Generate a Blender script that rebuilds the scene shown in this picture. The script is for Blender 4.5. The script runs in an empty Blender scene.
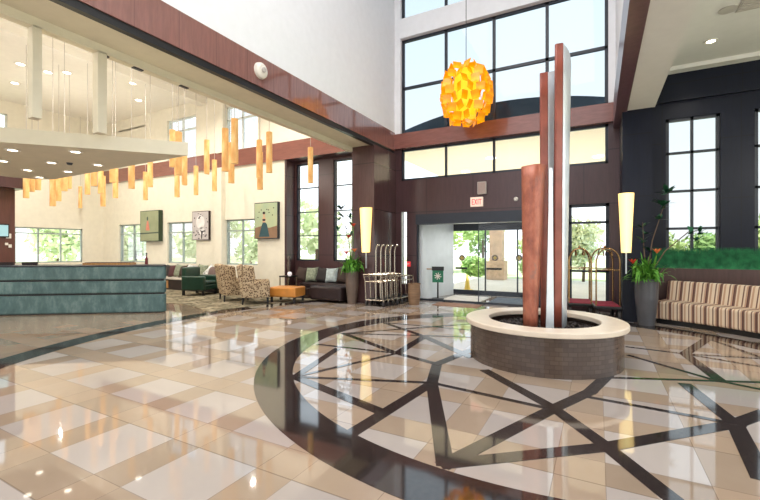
import bpy, bmesh, math, random
from mathutils import Vector, Matrix
random.seed(7)
R = math.radians; PI = math.pi
COL = bpy.context.scene.collection
# ------------------------------------------------------------------ camera geometry (used to survey the room)
F, CX, HY, TH, H = 404.42, 380.0, 248.4, R(28.35), 1.45
c_, s_ = math.cos(TH), math.sin(TH)
def ray(px, py):
    u, v = (px-CX)/F, (HY-py)/F
    return Vector((-s_+u*c_, c_+u*s_, v))
def fl(px, py, z=0.0):                      # point on a horizontal plane at height z
    d = ray(px, py); t = (z-H)/d.z
    return Vector((d.x*t, d.y*t, z))
def wy(px, py, Y):                          # point on the plane y=Y
    d = ray(px, py); t = Y/d.y
    return Vector((d.x*t, Y, H+d.z*t))
def wz(px, py, Z):                          # point at depth Z along the view axis
    d = ray(px, py)
    return Vector((d.x*Z, d.y*Z, H+d.z*Z))

# ------------------------------------------------------------------ materials
def lin(c):
    return tuple(((x/255)/12.92 if x/255 <= .04045 else ((x/255+.055)/1.055)**2.4) for x in c)+(1,)
class NT:
    def __init__(s, name):
        s.m = bpy.data.materials.new(name); s.m.use_nodes = True
        s.t = s.m.node_tree; s.n = s.t.nodes; s.l = s.t.links
        s.b = s.n['Principled BSDF']; s.out = s.n['Material Output']
    def new(s, typ, **kw):
        n = s.n.new(typ)
        for k, v in kw.items(): setattr(n, k, v)
        return n
    def put(s, sock, v):
        if hasattr(v, 'is_output') or isinstance(v, bpy.types.NodeSocket): s.l.new(v, sock)
        else: sock.default_value = v
    def math(s, op, a, b=None, c=None):
        n = s.new('ShaderNodeMath', operation=op)
        s.put(n.inputs[0], a)
        if b is not None: s.put(n.inputs[1], b)
        if c is not None: s.put(n.inputs[2], c)
        return n.outputs[0]
    def mix(s, f, a, b, blend='MIX'):
        n = s.new('ShaderNodeMix', data_type='RGBA', blend_type=blend)
        s.put(n.inputs[0], f); s.put(n.inputs[6], a); s.put(n.inputs[7], b)
        return n.outputs[2]
    def obj(s):
        return s.new('ShaderNodeTexCoord').outputs['Object']
    def xyz(s, v=None):
        n = s.new('ShaderNodeSeparateXYZ'); s.l.new(v or s.obj(), n.inputs[0])
        return n.outputs
    def noise(s, scale, detail=3, vec=None, stretch=None, rough=.5):
        v = vec or s.obj()
        if stretch:
            m = s.new('ShaderNodeMapping'); m.inputs['Scale'].default_value = stretch
            s.l.new(v, m.inputs[0]); v = m.outputs[0]
        n = s.new('ShaderNodeTexNoise'); n.inputs['Scale'].default_value = scale
        n.inputs['Detail'].default_value = detail; n.inputs['Roughness'].default_value = rough
        s.l.new(v, n.inputs['Vector'])
        return n.outputs['Fac']
    def ramp(s, f, stops, interp='LINEAR'):
        n = s.new('ShaderNodeValToRGB'); n.color_ramp.interpolation = interp
        e = n.color_ramp.elements
        while len(e) < len(stops): e.new(.5)
        for k, (p, c) in zip(e, stops): k.position = p; k.color = c
        s.put(n.inputs[0], f); return n.outputs[0]
    def bump(s, h, strength=.3, dist=.01):
        n = s.new('ShaderNodeBump'); n.inputs['Strength'].default_value = strength
        n.inputs['Distance'].default_value = dist
        s.l.new(h, n.inputs['Height']); s.l.new(n.outputs[0], s.b.inputs['Normal'])
    def base(s, c): s.put(s.b.inputs['Base Color'], c)
    def p(s, rough=.5, metal=0, spec=.5, emis=None, es=0, trans=0, coat=0):
        i = s.b.inputs
        s.put(i['Roughness'], rough); i['Metallic'].default_value = metal
        i['Specular IOR Level'].default_value = spec
        i['Transmission Weight'].default_value = trans; i['Coat Weight'].default_value = coat
        if emis is not None:
            s.put(i['Emission Color'], emis); i['Emission Strength'].default_value = es
        return s
def pm(name, rgb, rough=.5, metal=0, spec=.5, var=.12, scale=6, emis=None, es=0, bump=0):
    t = NT(name); a = lin(rgb)
    lo = tuple(max(0, x*(1-var)) for x in a[:3])+(1,); hi = tuple(min(1, x*(1+var)) for x in a[:3])+(1,)
    f = t.noise(scale)
    t.base(t.ramp(f, [(.3, lo), (.7, hi)])); t.p(rough, metal, spec, emis and lin(emis), es)
    if bump: t.bump(t.noise(scale*6), bump)
    return t.m
def wood(name, rgb, rough=.3, var=.3, stretch=(6, 6, .6), seam=None, coat=0, sk=.7, spec=.5):
    t = NT(name); a = lin(rgb)
    lo = tuple(x*(1-var) for x in a[:3])+(1,); hi = tuple(min(1, x*(1+var)) for x in a[:3])+(1,)
    f = t.noise(4, 6, stretch=stretch, rough=.65)
    c = t.ramp(f, [(.3, lo), (.7, hi)])
    if seam:
        x, y, z = t.xyz()
        ax = {'x': x, 'y': y}[seam[0]]
        def line(v, per, off, w):
            fr = t.math('FRACT', t.math('DIVIDE', t.math('ADD', v, off), per))
            return t.math('LESS_THAN', fr, w/per)
        k = t.math('MAXIMUM', line(ax, seam[1], seam[2], .015), line(z, seam[3], seam[4], .02))
        c = t.mix(t.math('MULTIPLY', k, sk), c, (.006, .005, .006, 1))
    t.base(c); t.p(rough, 0, spec, coat=coat); return t.m
def glassmat(name, tint=(1, 1, 1), refl=.10):
    t = NT(name); t.n.remove(t.b)
    tr = t.new('ShaderNodeBsdfTransparent'); tr.inputs[0].default_value = tint+(1,)
    gl = t.new('ShaderNodeBsdfGlossy'); gl.inputs['Roughness'].default_value = .02
    fr = t.new('ShaderNodeFresnel'); fr.inputs[0].default_value = 1.35
    mx = t.new('ShaderNodeMixShader'); t.l.new(t.math('MULTIPLY', fr.outputs[0], refl*6), mx.inputs[0])
    t.l.new(tr.outputs[0], mx.inputs[1]); t.l.new(gl.outputs[0], mx.inputs[2])
    t.l.new(mx.outputs[0], t.out.inputs[0]); return t.m
def emit(name, rgb, st):
    t = NT(name); t.base(lin(rgb)); t.p(.5, emis=lin(rgb), es=st); return t.m

CC = Vector((-.654, 5.78, 0))               # centre of the floor medallion and of the planter
def floor_mat():
    t = NT('polished_tile'); x, y, z = t.xyz()
    px, py, wx_, wy_ = .865, .86, .66, .645
    gx = t.math('DIVIDE', t.math('ADD', x, 3.42), px); gy = t.math('DIVIDE', t.math('SUBTRACT', y, 1.41), py)
    fx, fy = t.math('FRACT', gx), t.math('FRACT', gy)
    ix, iy = t.math('LESS_THAN', fx, wx_), t.math('LESS_THAN', fy, wy_)
    dx = t.math('SUBTRACT', x, CC.x); dy = t.math('SUBTRACT', y, CC.y)
    r = t.math('SQRT', t.math('ADD', t.math('MULTIPLY', dx, dx), t.math('MULTIPLY', dy, dy)))
    inside = t.math('LESS_THAN', r, 6.9)
    white = t.math('MULTIPLY', t.math('MULTIPLY', ix, iy), inside)
    cross = t.math('MULTIPLY', t.math('SUBTRACT', 1, ix), t.math('SUBTRACT', 1, iy))
    idv = t.new('ShaderNodeCombineXYZ')
    t.l.new(t.math('ADD', t.math('MULTIPLY', t.math('FLOOR', gx), 2), ix), idv.inputs[0])
    t.l.new(t.math('ADD', t.math('MULTIPLY', t.math('FLOOR', gy), 2), iy), idv.inputs[1])
    wn = t.new('ShaderNodeTexWhiteNoise'); wn.noise_dimensions = '2D'; t.l.new(idv.outputs[0], wn.inputs['Vector'])
    beige = t.ramp(wn.outputs['Value'], [(0, lin((142, 123, 106))), (1, lin((160, 139, 120)))])
    wht = t.ramp(wn.outputs['Value'], [(0, lin((160, 151, 148))), (1, lin((176, 167, 163)))])
    c = t.mix(t.math('MULTIPLY', cross, .5), beige, lin((166, 142, 120)))
    c = t.mix(white, c, wht)
    c = t.mix(t.math('MULTIPLY', t.noise(3, 5), .2), c, lin((206, 190, 172)))
    def near(f, at, w): return t.math('LESS_THAN', t.math('ABSOLUTE', t.math('SUBTRACT', f, at)), w)
    g = t.math('MAXIMUM', t.math('MAXIMUM', near(fx, 0, .004), near(fx, wx_, .003)), t.math('MAXIMUM', near(fy, 0, .006), near(fy, wy_, .006)))
    c = t.mix(t.math('MULTIPLY', g, .5), c, lin((90, 72, 58)))
    t.base(c); t.p(.04, 0, .5); t.b.inputs['IOR'].default_value = 1.75
    return t.m
def mosaic_mat():
    t = NT('dark_mosaic'); x, y, z = t.xyz()
    a = t.math('ARCTAN2', y, x)
    v = t.new('ShaderNodeCombineXYZ'); t.l.new(t.math('MULTIPLY', a, .94), v.inputs[0]); t.l.new(z, v.inputs[1])
    b = t.new('ShaderNodeTexBrick'); t.l.new(v.outputs[0], b.inputs['Vector'])
    b.inputs['Color1'].default_value = lin((74, 61, 55)); b.inputs['Color2'].default_value = lin((94, 79, 71))
    b.inputs['Mortar'].default_value = lin((68, 56, 50)); b.inputs['Scale'].default_value = 1
    b.inputs['Brick Width'].default_value = .1; b.inputs['Row Height'].default_value = .05
    b.inputs['Mortar Size'].default_value = .004
    t.base(t.mix(t.math('MULTIPLY', t.noise(3), .5), b.outputs['Color'], lin((84, 68, 60)))); t.p(.22); return t.m
def stripe_mat():
    t = NT('striped_upholstery'); x, y, z = t.xyz()
    a = t.math('MULTIPLY', t.math('ARCTAN2', y, x), 4.0/.185)
    f = t.math('FRACT', a)
    cr, br, tn, bu = lin((226, 205, 180)), lin((122, 92, 80)), lin((192, 156, 130)), lin((96, 66, 66))
    t.base(t.ramp(f, [(0, cr), (.22, tn), (.36, cr), (.46, br), (.58, bu), (.66, tn), (.78, cr), (.9, br)], 'CONSTANT'))
    t.p(.85, 0, .2); return t.m
def copper_mat():
    t = NT('patinated_copper')
    f = t.noise(3.2, 7, stretch=(1.6, 1.6, .8), rough=.7); g = t.noise(14, 4)
    c = t.ramp(f, [(.3, lin((116, 68, 56))), (.45, lin((168, 94, 72))), (.56, lin((192, 116, 90))), (.68, lin((152, 112, 100)))])
    c = t.mix(t.math('MULTIPLY', g, .35), c, lin((112, 66, 56)))
    t.base(c); t.p(.35, .1); return t.m
def leather_teal():
    t = NT('teal_leather')
    f = t.noise(5, 6, stretch=(1, 1, .5), rough=.7)
    t.base(t.ramp(f, [(.25, lin((54, 82, 86))), (.5, lin((84, 114, 116))), (.75, lin((128, 152, 150)))]))
    t.p(.38); t.bump(t.noise(30), .15); return t.m
def rug_mat():
    t = NT('patterned_carpet')
    f = t.noise(1.9, 4, stretch=(1, 1.6, 1)); 
    c = t.ramp(f, [(.3, lin((78, 72, 58))), (.43, lin((152, 142, 120))), (.5, lin((98, 92, 74))), (.58, lin((176, 164, 142))), (.7, lin((110, 100, 82)))])
    t.base(c); t.p(.95, 0, .1); return t.m
def pattern_fabric():
    t = NT('leopard_fabric')
    v = t.new('ShaderNodeTexVoronoi'); v.inputs['Scale'].default_value = 26; v.inputs['Randomness'].default_value = 1
    t.l.new(t.obj(), v.inputs['Vector'])
    f = t.math('ADD', t.math('MULTIPLY', v.outputs['Distance'], .8), t.math('MULTIPLY', t.noise(20), .4))
    t.base(t.ramp(f, [(.38, lin((78, 60, 48))), (.5, lin((136, 112, 88))), (.66, lin((196, 174, 144)))])); t.p(.9, 0, .15); return t.m
def tube_mat():
    t = NT('amber_tube_glow')
    x, y, z = t.xyz()
    f = t.noise(9, 4, stretch=(1, 1, .4))
    col = t.ramp(f, [(.3, lin((206, 148, 84))), (.55, lin((230, 182, 116))), (.75, lin((246, 212, 158)))])
    t.base(col); t.p(.6, emis=col, es=.34); return t.m
def sconce_mat():
    t = NT('lit_parchment')
    f = t.noise(3, 4, stretch=(1, 1, 1)); x, y, z = t.xyz()
    d = t.math('MINIMUM', t.math('MULTIPLY', t.math('ABSOLUTE', x), 4), 1)
    col = t.mix(d, lin((255, 232, 160)), lin((244, 190, 104)))
    t.base(col); t.p(.6, emis=col, es=1.35); return t.m
def amber_acrylic():
    t = NT('amber_acrylic'); 
    f = t.noise(3, 3)
    col = t.ramp(f, [(.3, lin((214, 112, 0))), (.6, lin((250, 174, 8))), (.8, lin((255, 206, 50)))])
    t.base(col); t.p(.15, 0, .5, emis=col, es=.42); return t.m
def leaf_mat(name, a, b, sc=2.5, es=0):
    t = NT(name); f = t.noise(sc, 2)
    c = t.ramp(f, [(.3, lin(a)), (.7, lin(b))])
    t.base(c); t.p(.55, 0, .3); return t.m

M = {}
M['floor'] = floor_mat(); M['mosaic'] = mosaic_mat(); M['stripe'] = stripe_mat(); M['copper'] = copper_mat()
M['teal'] = leather_teal(); M['copper_edge'] = pm('dark_copper_edge', (140, 72, 58), .35, .1, var=.3, scale=3); M['rug'] = rug_mat(); M['leopard'] = pattern_fabric(); M['tube'] = tube_mat()
M['sconce'] = sconce_mat(); M['amber'] = amber_acrylic()
M['white'] = pm('white_plaster', (232, 234, 238), .85, var=.02)
M['cream'] = pm('cream_plaster', (232, 226, 210), .85, var=.03)
M['soffit'] = pm('soffit_plaster', (214, 206, 184), .85, var=.03)
M['ceil'] = pm('ceiling_plaster', (240, 236, 226), .9, var=.02)
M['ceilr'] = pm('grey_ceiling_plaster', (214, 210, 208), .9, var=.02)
M['walnut'] = wood('walnut_panel_wall', (74, 50, 52), .28, .18, seam=('x', 1.3, .3, 1.22, -.02))
M['walnut_y'] = wood('walnut_pier_panel', (78, 56, 56), .22, .18, seam=('y', 2.6, .4, 1.22, -.02))
M['espresso'] = wood('blue_cast_espresso_panel', (15, 20, 36), .35, .18, spec=.25, seam=('x', 1.3, .1, 1.22, -.02))  # navy tone: the blue cast of outside light is put into the wood
M['red_wood'] = wood('reddish_beam_veneer', (132, 80, 70), .25, .16, coat=.6, stretch=(.8, .8, 5))
M['red_wood_v'] = wood('reddish_fascia_veneer', (130, 84, 74), .2, coat=.9, sk=.3, var=.2, stretch=(4, 4, .5), seam=('y', .62, .1, 9, 1))
M['granite'] = pm('dark_granite', (50, 42, 40), .06, var=.35, scale=30)
M['granite'].node_tree.nodes['Principled BSDF'].inputs['IOR'].default_value = 1.95
M['black'] = pm('black_finish', (16, 16, 18), .4)
M['frame'] = pm('dark_window_frame', (34, 40, 52), .4)
M['framel'] = pm('pale_window_frame', (160, 172, 168), .5)
M['framew'] = pm('white_window_frame', (214, 218, 214), .5)
M['darkbrown'] = pm('dark_brown_leather', (44, 31, 31), .45, 0, .3, var=.2)
M['stone'] = pm('limestone_rim', (224, 208, 190), .3, var=.05)
M['gravel'] = pm('dark_gravel', (52, 44, 42), .5, var=.5, scale=40)
M['silver'] = pm('brushed_silver', (226, 232, 238), .3, .35, var=.06)
M['chrome'] = pm('cart_steel', (190, 180, 166), .25, .9, var=.05)
M['brass'] = pm('aged_brass', (150, 118, 78), .25, .9, var=.1)
M['redcarpet'] = pm('red_carpet', (150, 40, 62), .9, var=.2, scale=40)
M['rubber'] = pm('grey_rubber', (46, 42, 42), .6)
M['pot_grey'] = pm('slate_pot', (76, 76, 80), .35, var=.12)
M['pot_taupe'] = pm('taupe_pot', (106, 90, 80), .4, var=.15)
M['basket'] = wood('woven_bin', (134, 104, 78), .6, .3, stretch=(1, 1, 12))
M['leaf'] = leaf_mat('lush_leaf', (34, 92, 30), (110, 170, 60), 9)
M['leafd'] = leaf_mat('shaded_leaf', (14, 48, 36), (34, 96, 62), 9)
M['grass'] = leaf_mat('hedge_grass', (20, 84, 52), (44, 128, 78), 8)
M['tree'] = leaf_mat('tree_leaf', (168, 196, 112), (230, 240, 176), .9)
M['treep'] = leaf_mat('hazy_tree_leaf', (206, 222, 178), (240, 246, 214), .9)  # leaf green paled so overexposed haze is part of its colour
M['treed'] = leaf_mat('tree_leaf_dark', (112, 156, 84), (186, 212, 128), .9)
M['bark'] = pm('bark', (96, 78, 64), .9, var=.3)
M['red'] = pm('red_flower', (212, 62, 40), .5)
M['orange'] = pm('orange_flower', (226, 120, 66), .5)
M['ottoman'] = pm('orange_leather', (206, 136, 60), .4, var=.1)
M['green_leather'] = pm('green_leather', (26, 58, 44), .35, var=.2)
M['lightgrey'] = pm('pale_grey_panel', (222, 228, 232), .35, var=.03)
M['paving'] = pm('pale_paving', (214, 210, 204), .9, var=.05, scale=1)
M['lawn'] = pm('pale_lawn', (190, 198, 150), .95, var=.15, scale=2)  # green kept pale to limit its bounce onto the canopy soffit
M['roof'] = pm('blue_grey_roof', (58, 84, 104), .6, var=.08)
M['tan'] = pm('tan_soffit', (248, 230, 204), .9, var=.03)
M['stonecol'] = pm('tan_stone', (206, 176, 148), .9, var=.2, scale=5)
M['glass'] = glassmat('clear_glass', (.97, .985, 1.0))
M['bluetop'] = glassmat('blue_tint_glass', (.71, .73, .74))
M['warmlamp'] = emit('downlight_glow', (255, 246, 226), 9)
M['whitepl'] = pm('white_plastic', (230, 224, 214), .4, var=.03)
M['greypl'] = pm('grey_plastic', (180, 172, 166), .5, var=.03)
M['signred'] = emit('exit_red', (226, 60, 66), .6)
M['signface'] = emit('exit_face', (236, 214, 196), .35)
M['signgreen'] = pm('sign_green', (26, 118, 84), .4)
M['yellow'] = pm('yellow_plastic', (222, 190, 84), .5)
M['traywood'] = wood('tray_wood', (176, 128, 74), .4, .2)

# ------------------------------------------------------------------ mesh builder
class MB:
    def __init__(s): s.bm = bmesh.new(); s.mi = 0
    def _mark(s, n0):
        s.bm.faces.ensure_lookup_table()
        for f in s.bm.faces[n0:]: f.material_index = s.mi
    def box(s, x0, x1, y0, y1, z0, z1, mat=None):
        n0 = len(s.bm.faces)
        vs = [s.bm.verts.new(p) for p in ((x0,y0,z0),(x1,y0,z0),(x1,y1,z0),(x0,y1,z0),(x0,y0,z1),(x1,y0,z1),(x1,y1,z1),(x0,y1,z1))]
        if mat: 
            for v in vs: v.co = mat @ v.co
        for q in ((3,2,1,0),(4,5,6,7),(0,1,5,4),(1,2,6,5),(2,3,7,6),(3,0,4,7)): s.bm.faces.new([vs[i] for i in q])
        s._mark(n0); return s
    def prism(s, pts, z0, z1):                 # vertical extrusion of a plan polygon
        n0 = len(s.bm.faces)
        a = [s.bm.verts.new((p[0], p[1], z0)) for p in pts]; b = [s.bm.verts.new((p[0], p[1], z1)) for p in pts]
        n = len(pts)
        s.bm.faces.new(a[::-1]); s.bm.faces.new(b)
        for i in range(n): s.bm.faces.new((a[i], a[(i+1)%n], b[(i+1)%n], b[i]))
        s._mark(n0); return s
    def poly(s, pts):
        n0 = len(s.bm.faces); s.bm.faces.new([s.bm.verts.new(p) for p in pts]); s._mark(n0); return s
    def ring(s, r0, r1, z0, z1, a0=0, a1=2*PI, n=96, c=(0,0)):   # annular block
        n0 = len(s.bm.faces); full = abs(a1-a0-2*PI) < 1e-6
        k = n if full else n+1; rows = []
        for i in range(k):
            a = a0+(a1-a0)*i/n; ca, sa = math.cos(a), math.sin(a)
            rows.append([s.bm.verts.new((c[0]+r*ca, c[1]+r*sa, z)) for r, z in ((r0,z0),(r1,z0),(r1,z1),(r0,z1))])
        for i in range(n):
            A, B = rows[i], rows[(i+1)%k]
            for j in range(4): s.bm.faces.new((A[j], A[(j+1)%4], B[(j+1)%4], B[j]))
        if not full: s.bm.faces.new(rows[0]); s.bm.faces.new(rows[-1][::-1])
        s._mark(n0); return s
    def lathe(s, prof, n=24, c=(0,0,0)):       # prof: (r, z)
        n0 = len(s.bm.faces); rows = []
        for r, z in prof: rows.append([s.bm.verts.new((c[0]+r*math.cos(2*PI*i/n), c[1]+r*math.sin(2*PI*i/n), c[2]+z)) for i in range(n)])
        for A, B in zip(rows, rows[1:]):
            for i in range(n): s.bm.faces.new((A[i], A[(i+1)%n], B[(i+1)%n], B[i]))
        s.bm.faces.new(rows[0][::-1]); s.bm.faces.new(rows[-1])
        s._mark(n0); return s
    def tube(s, pts, r, n=8):
        n0 = len(s.bm.faces); pts = [Vector(p) for p in pts]; rows = []
        rr = r if isinstance(r, (list, tuple)) else [r]*len(pts); ref = None
        for i, p in enumerate(pts):
            t = (pts[min(i+1, len(pts)-1)]-pts[max(i-1, 0)]).normalized()
            if ref is None: ref = Vector((1,0,0)) if abs(t.x) < .9 else Vector((0,1,0))
            a = (ref-t*ref.dot(t)).normalized(); b = t.cross(a); ref = a
            rows.append([s.bm.verts.new(p+rr[i]*(a*math.cos(2*PI*k/n)+b*math.sin(2*PI*k/n))) for k in range(n)])
        for A, B in zip(rows, rows[1:]):
            for k in range(n): s.bm.faces.new((A[k], A[(k+1)%n], B[(k+1)%n], B[k]))
        s.bm.faces.new(rows[0][::-1]); s.bm.faces.new(rows[-1])
        s._mark(n0); return s
    def ico(s, c, r, sub=1, sq=(1,1,1)):
        n0 = len(s.bm.faces)
        q = bmesh.ops.create_icosphere(s.bm, subdivisions=sub, radius=r)
        for v in q['verts']: v.co = Vector((v.co.x*sq[0], v.co.y*sq[1], v.co.z*sq[2]))+Vector(c)
        s._mark(n0); return s
    def build(s, name, mat, parent=None, bevel=0, smooth=False, loc=None, rotz=0, seg=2):
        bmesh.ops.recalc_face_normals(s.bm, faces=s.bm.faces)
        me = bpy.data.meshes.new(name); s.bm.to_mesh(me); s.bm.free()
        for m in (mat if isinstance(mat, (list, tuple)) else [mat]): me.materials.append(m)
        if smooth:
            for p in me.polygons: p.use_smooth = True
        o = bpy.data.objects.new(name, me); COL.objects.link(o)
        if parent: o.parent = parent
        if loc: o.location = loc
        o.rotation_euler.z = rotz
        if bevel:
            b = o.modifiers.new('bevel', 'BEVEL'); b.width = bevel; b.segments = seg; b.limit_method = 'ANGLE'
            if smooth is None:
                pass
        return o
def tag(o, label, cat, group=None, kind=None):
    o['label'] = label; o['category'] = cat
    if group: o['group'] = group
    if kind: o['kind'] = kind
    return o
def thing(name, label, cat, loc=(0,0,0), rotz=0, group=None):
    o = bpy.data.objects.new(name, None); COL.objects.link(o); o.empty_display_size = .1
    o.location = loc; o.rotation_euler = (0,0,rotz); return tag(o, label, cat, group)
def struct(o): o['kind'] = 'structure'; return o
def copy_tree(o, parent=None):
    q = o.copy(); COL.objects.link(q)
    if parent: q.parent = parent
    for ch in list(o.children): copy_tree(ch, q)
    return q
ORD = ['', 'first', 'second', 'third', 'fourth', 'fifth', 'sixth', 'seventh', 'eighth', 'ninth', 'tenth', 'eleventh', 'twelfth', 'thirteenth',
       'fourteenth', 'fifteenth', 'sixteenth', 'seventeenth', 'eighteenth', 'nineteenth', 'twentieth', 'twenty-first', 'twenty-second', 'twenty-third',
       'twenty-fourth', 'twenty-fifth', 'twenty-sixth', 'twenty-seventh', 'twenty-eighth', 'twenty-ninth', 'thirtieth', 'thirty-first', 'thirty-second', 'thirty-third', 'thirty-fourth']

# ------------------------------------------------------------------ SETTING
YB, YL, YA, XL = 10.5, 9.6, 10.0, -18.6
struct(MB().box(-19, 7, -6, 12.4, -.2, 0).build('floor', M['floor']))
struct(MB().box(-70, 60, -6, 70, -.45, -.21).build('trim_1', M['lawn']))
struct(MB().box(-30, 40, 12.45, 21, -.3, -.06).build('trim_2', M['paving']))
# medallion ring and outer arc
struct(MB().ring(3.26, 3.68, -.01, .003, n=160, c=CC).build('trim_3', M['granite']))
struct(MB().ring(6.76, 7.14, -.01, .003, R(148), R(248), n=90, c=CC).build('trim_4', M['granite']))
# star inlay
TK, TN = .125, .06
SEG = [((432,383),(445,463),TK),((432,383),(352,433),TK),((432,383),(437,364),TK),((437,364),(472,350),TK),((397,353.5),(424.4,336.5),TK),
 ((295,377),(379,411),TK),((554,408.5),(446,464),TK),((554,408.5),(486,371),TK),((554,408.5),(590,392),TK),((590,392),(604,375),TK),
 ((554,408.5),(607,447),TK),((607,447),(446,464),TK),((607,447),(735,424),TK),((607,447),(688,512),TK),((735,424),(762,478),TK),
 ((735,424),(765,413),TK),((735,424),(686,385),TK),((684.7,354),(721,381.5),TK),((684.7,354),(708,338.7),TK),((425,337),(470,357),TK),
 ((384,322.8),(424.4,336.5),.09),((344,333.6),(397,353.5),.1),((397,353.5),(438,364.5),.09),((295,377),(337,349),.1),
 ((600,377.5),(775,383),TN),((627,347),(684.7,354),TN),((629,355.5),(710,379),TN),((684.7,354),(765,359),TN),((684.7,354),(768,368),TN),
 ((708,338.7),(765,359),TN),((721,381.5),(770,391.5),TN),((587,397),(735,424),TN),((295,377),(432,383),TN),((295,377),(397,353.5),TN),
 ((318,344.5),(397,353.5),TN),((344,333.6),(470,337),TN),((344,333.6),(470,324),TN),((432,383),(545,408),TN),((384,322.8),(470,330),TN)]
mb = MB()
for i, (a, b, w) in enumerate(SEG):
    A, B = fl(*a), fl(*b)
    for P in (A, B):
        v = P-CC
        if v.length > 3.3: P.xy = (CC+v.normalized()*3.3).xy
        if v.length < .9: P.xy = (CC+v.normalized()*.9).xy
    d = (B-A).normalized(); n = Vector((-d.y, d.x, 0))*w/2; e = d*w*.35; z = Vector((0,0,.0025+i*.00006))
    A, B = A-e, B+e
    mb.prism([A-n, B-n, B+n, A+n], -.01, z.z)
struct(mb.build('trim_5', M['granite']))

# back wall of the atrium: walnut panel with door, window and sidelight openings
DX0, DX1 = -4.5, -1.25
mb = MB()
mb.box(-5.2, -4.98, YB, YB+.2, 0, 3.38).box(-4.98, -4.80, YB, YB+.2, 0, .43).box(-4.98, -4.80, YB, YB+.2, 2.5, 3.38)
mb.box(-4.80, DX0, YB, YB+.2, 0, 3.38).box(DX0, DX1, YB, YB+.2, 2.4, 3.38).box(DX1, -.62, YB, YB+.2, 0, 3.38)
mb.box(-.62, .22, YB, YB+.2, 0, .12).box(-.62, .22, YB, YB+.2, 2.48, 3.38).box(.22, .6, YB, YB+.2, 0, 3.38)
mb.box(-5.2, -4.97, YB, YB+.2, 3.38, 4.3).box(.2, .6, YB, YB+.2, 3.38, 4.3)
struct(mb.build('wall_back', M['walnut']))
struct(MB().box(-5.14, .5, YB-.14, YB+.2, 4.28, 4.70).build('trim_6', M['red_wood']))
mb = MB().box(-5.2, -4.97, YB-.05, YB+.2, 4.7, 10).box(.2, .6, YB-.05, YB+.2, 4.7, 10).box(-4.97, .2, YB-.1, YB+.2, 7.42, 7.97)
struct(mb.build('wall_back_upper', M['white']))
# left upper wall + beam
struct(MB().box(-5.8, -5.16, -6, YB, 4.73, 10).build('wall_left_upper', M['white']))
struct(MB().box(-5.8, -5.2, -6, 9.25, 4.16, 4.73).box(-5.92, -5.8, -6, 9.25, 4.05, 4.3).build('trim_7', M['soffit']))  # cream tone puts warm bounce light into the white beam's underside
struct(MB().box(-5.2, -5.13, -6, YB-.1, 4.24, 4.76).build('trim_8', M['red_wood_v']))
struct(MB().box(-5.24, -5.15, -6, YB-.1, 4.14, 4.24).build('trim_9', M['black']))  # black strip drawn for the shadow gap under the fascia
struct(MB().box(-5.82, -5.14, 9.2, YB+.02, 0, 4.16).build('wall_left_pier', M['walnut_y']))
# right upper wall + beam
struct(MB().box(.34, .9, -6, YB, 4.76, 10).build('wall_right_upper', M['white']))
struct(MB().box(.5, .96, -6, 9.36, 4.17, 4.76).build('trim_10', M['ceilr']))
struct(MB().box(.30, .5, -6, YB-.02, 4.15, 4.78).build('trim_11', wood('plum_fascia_veneer', (96, 66, 74), .3, .2, stretch=(4, 4, .5))))
struct(MB().box(.42, .92, 9.35, YB+.02, 0, 4.76).build('wall_right_pier', M['espresso']))
# window wall on the right
mb = MB()
wR = [(1.27, 2.18), (2.71, 3.62)]
mb.box(.62, 1.27, YB, YB+.2, 0, 5.3).box(2.18, 2.71, YB, YB+.2, 0, 5.3).box(3.62, 7, YB, YB+.2, 0, 5.3)
for a, b in wR: mb.box(a, b, YB, YB+.2, 0, 1.0).box(a, b, YB, YB+.2, 4.2, 5.3)
mb.box(.96, 7, YB-.08, YB, 4.55, 5.2)
struct(mb.build('wall_right_back', M['espresso']))
struct(MB().box(.9, 7, -6, YB+.2, 5.2, 5.35).box(.96, 7, YB-.3, YB, 5.12, 5.2).build('ceiling_right', M['ceilr']))
struct(MB().box(.9, 7.2, -6.2, -6, 0, 5.3).box(-19, -5.2, -6.2, -6, 3.2, 10).box(-19, -5.2, -6.2, -6, 0, .6).build('wall_front_glare_block', M['cream']))  # unseen wall, added to block sky reflections in the dark right panels
struct(MB().box(-5.9, 1, -6, YB+.2, 10, 10.2).build('ceiling', M['white']))
# lounge
wf = [(-17.45, -15.6), (-14.28, -12.64), (-11.15, -9.66)]     # low windows
uf = [(-14.3, -12.64), (-11.15, -9.66)]
mb = MB()
xs = [XL, -17.45, -15.6, -14.28, -12.64, -11.15, -9.66, -8.53]
for a, b in zip(xs[0::2], xs[1::2]): mb.box(a, b, YL, YL+.2, 0, 6.8)
for a, b in wf: mb.box(a, b, YL, YL+.2, 0, .9).box(a, b, YL, YL+.2, 2.42, 4.72).box(a, b, YL, YL+.2, 6.25, 6.8)
mb.box(-17.45, -15.6, YL, YL+.2, 4.7, 6.3)
mb.box(-8.53, -5.8, YL, YL+.2, 4.72, 6.8)
mb.box(-11.5, -11.17, YL-.15, YL, 0, 4.18).box(-11.5, -11.17, YL-.1, YL, 4.7, 6.8)
struct(mb.build('wall_lounge_back', M['cream']))
struct(MB().box(XL, -5.82, YL-.06, YL, 4.18, 4.72).build('trim_12', M['red_wood']))
mb = MB()
wa = [(-8.40, -7.52), (-6.98, -6.1)]
mb.box(-8.53, -8.40, YA, YA+.2, 0, 4.3).box(-7.52, -6.98, YA, YA+.2, 0, 4.3).box(-6.1, -5.8, YA, YA+.2, 0, 4.3)
for a, b in wa: mb.box(a, b, YA, YA+.2, 0, 1.06).box(a, b, YA, YA+.2, 4.1, 4.3)
mb.box(-8.53, -8.46, YL+.001, YA, 0, 4.18).box(-8.53, -5.82, YL, YA, 4.18, 4.3)
struct(mb.build('wall_alcove', M['walnut']))
mb = MB(); wl = (6.6, 8.8)
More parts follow.
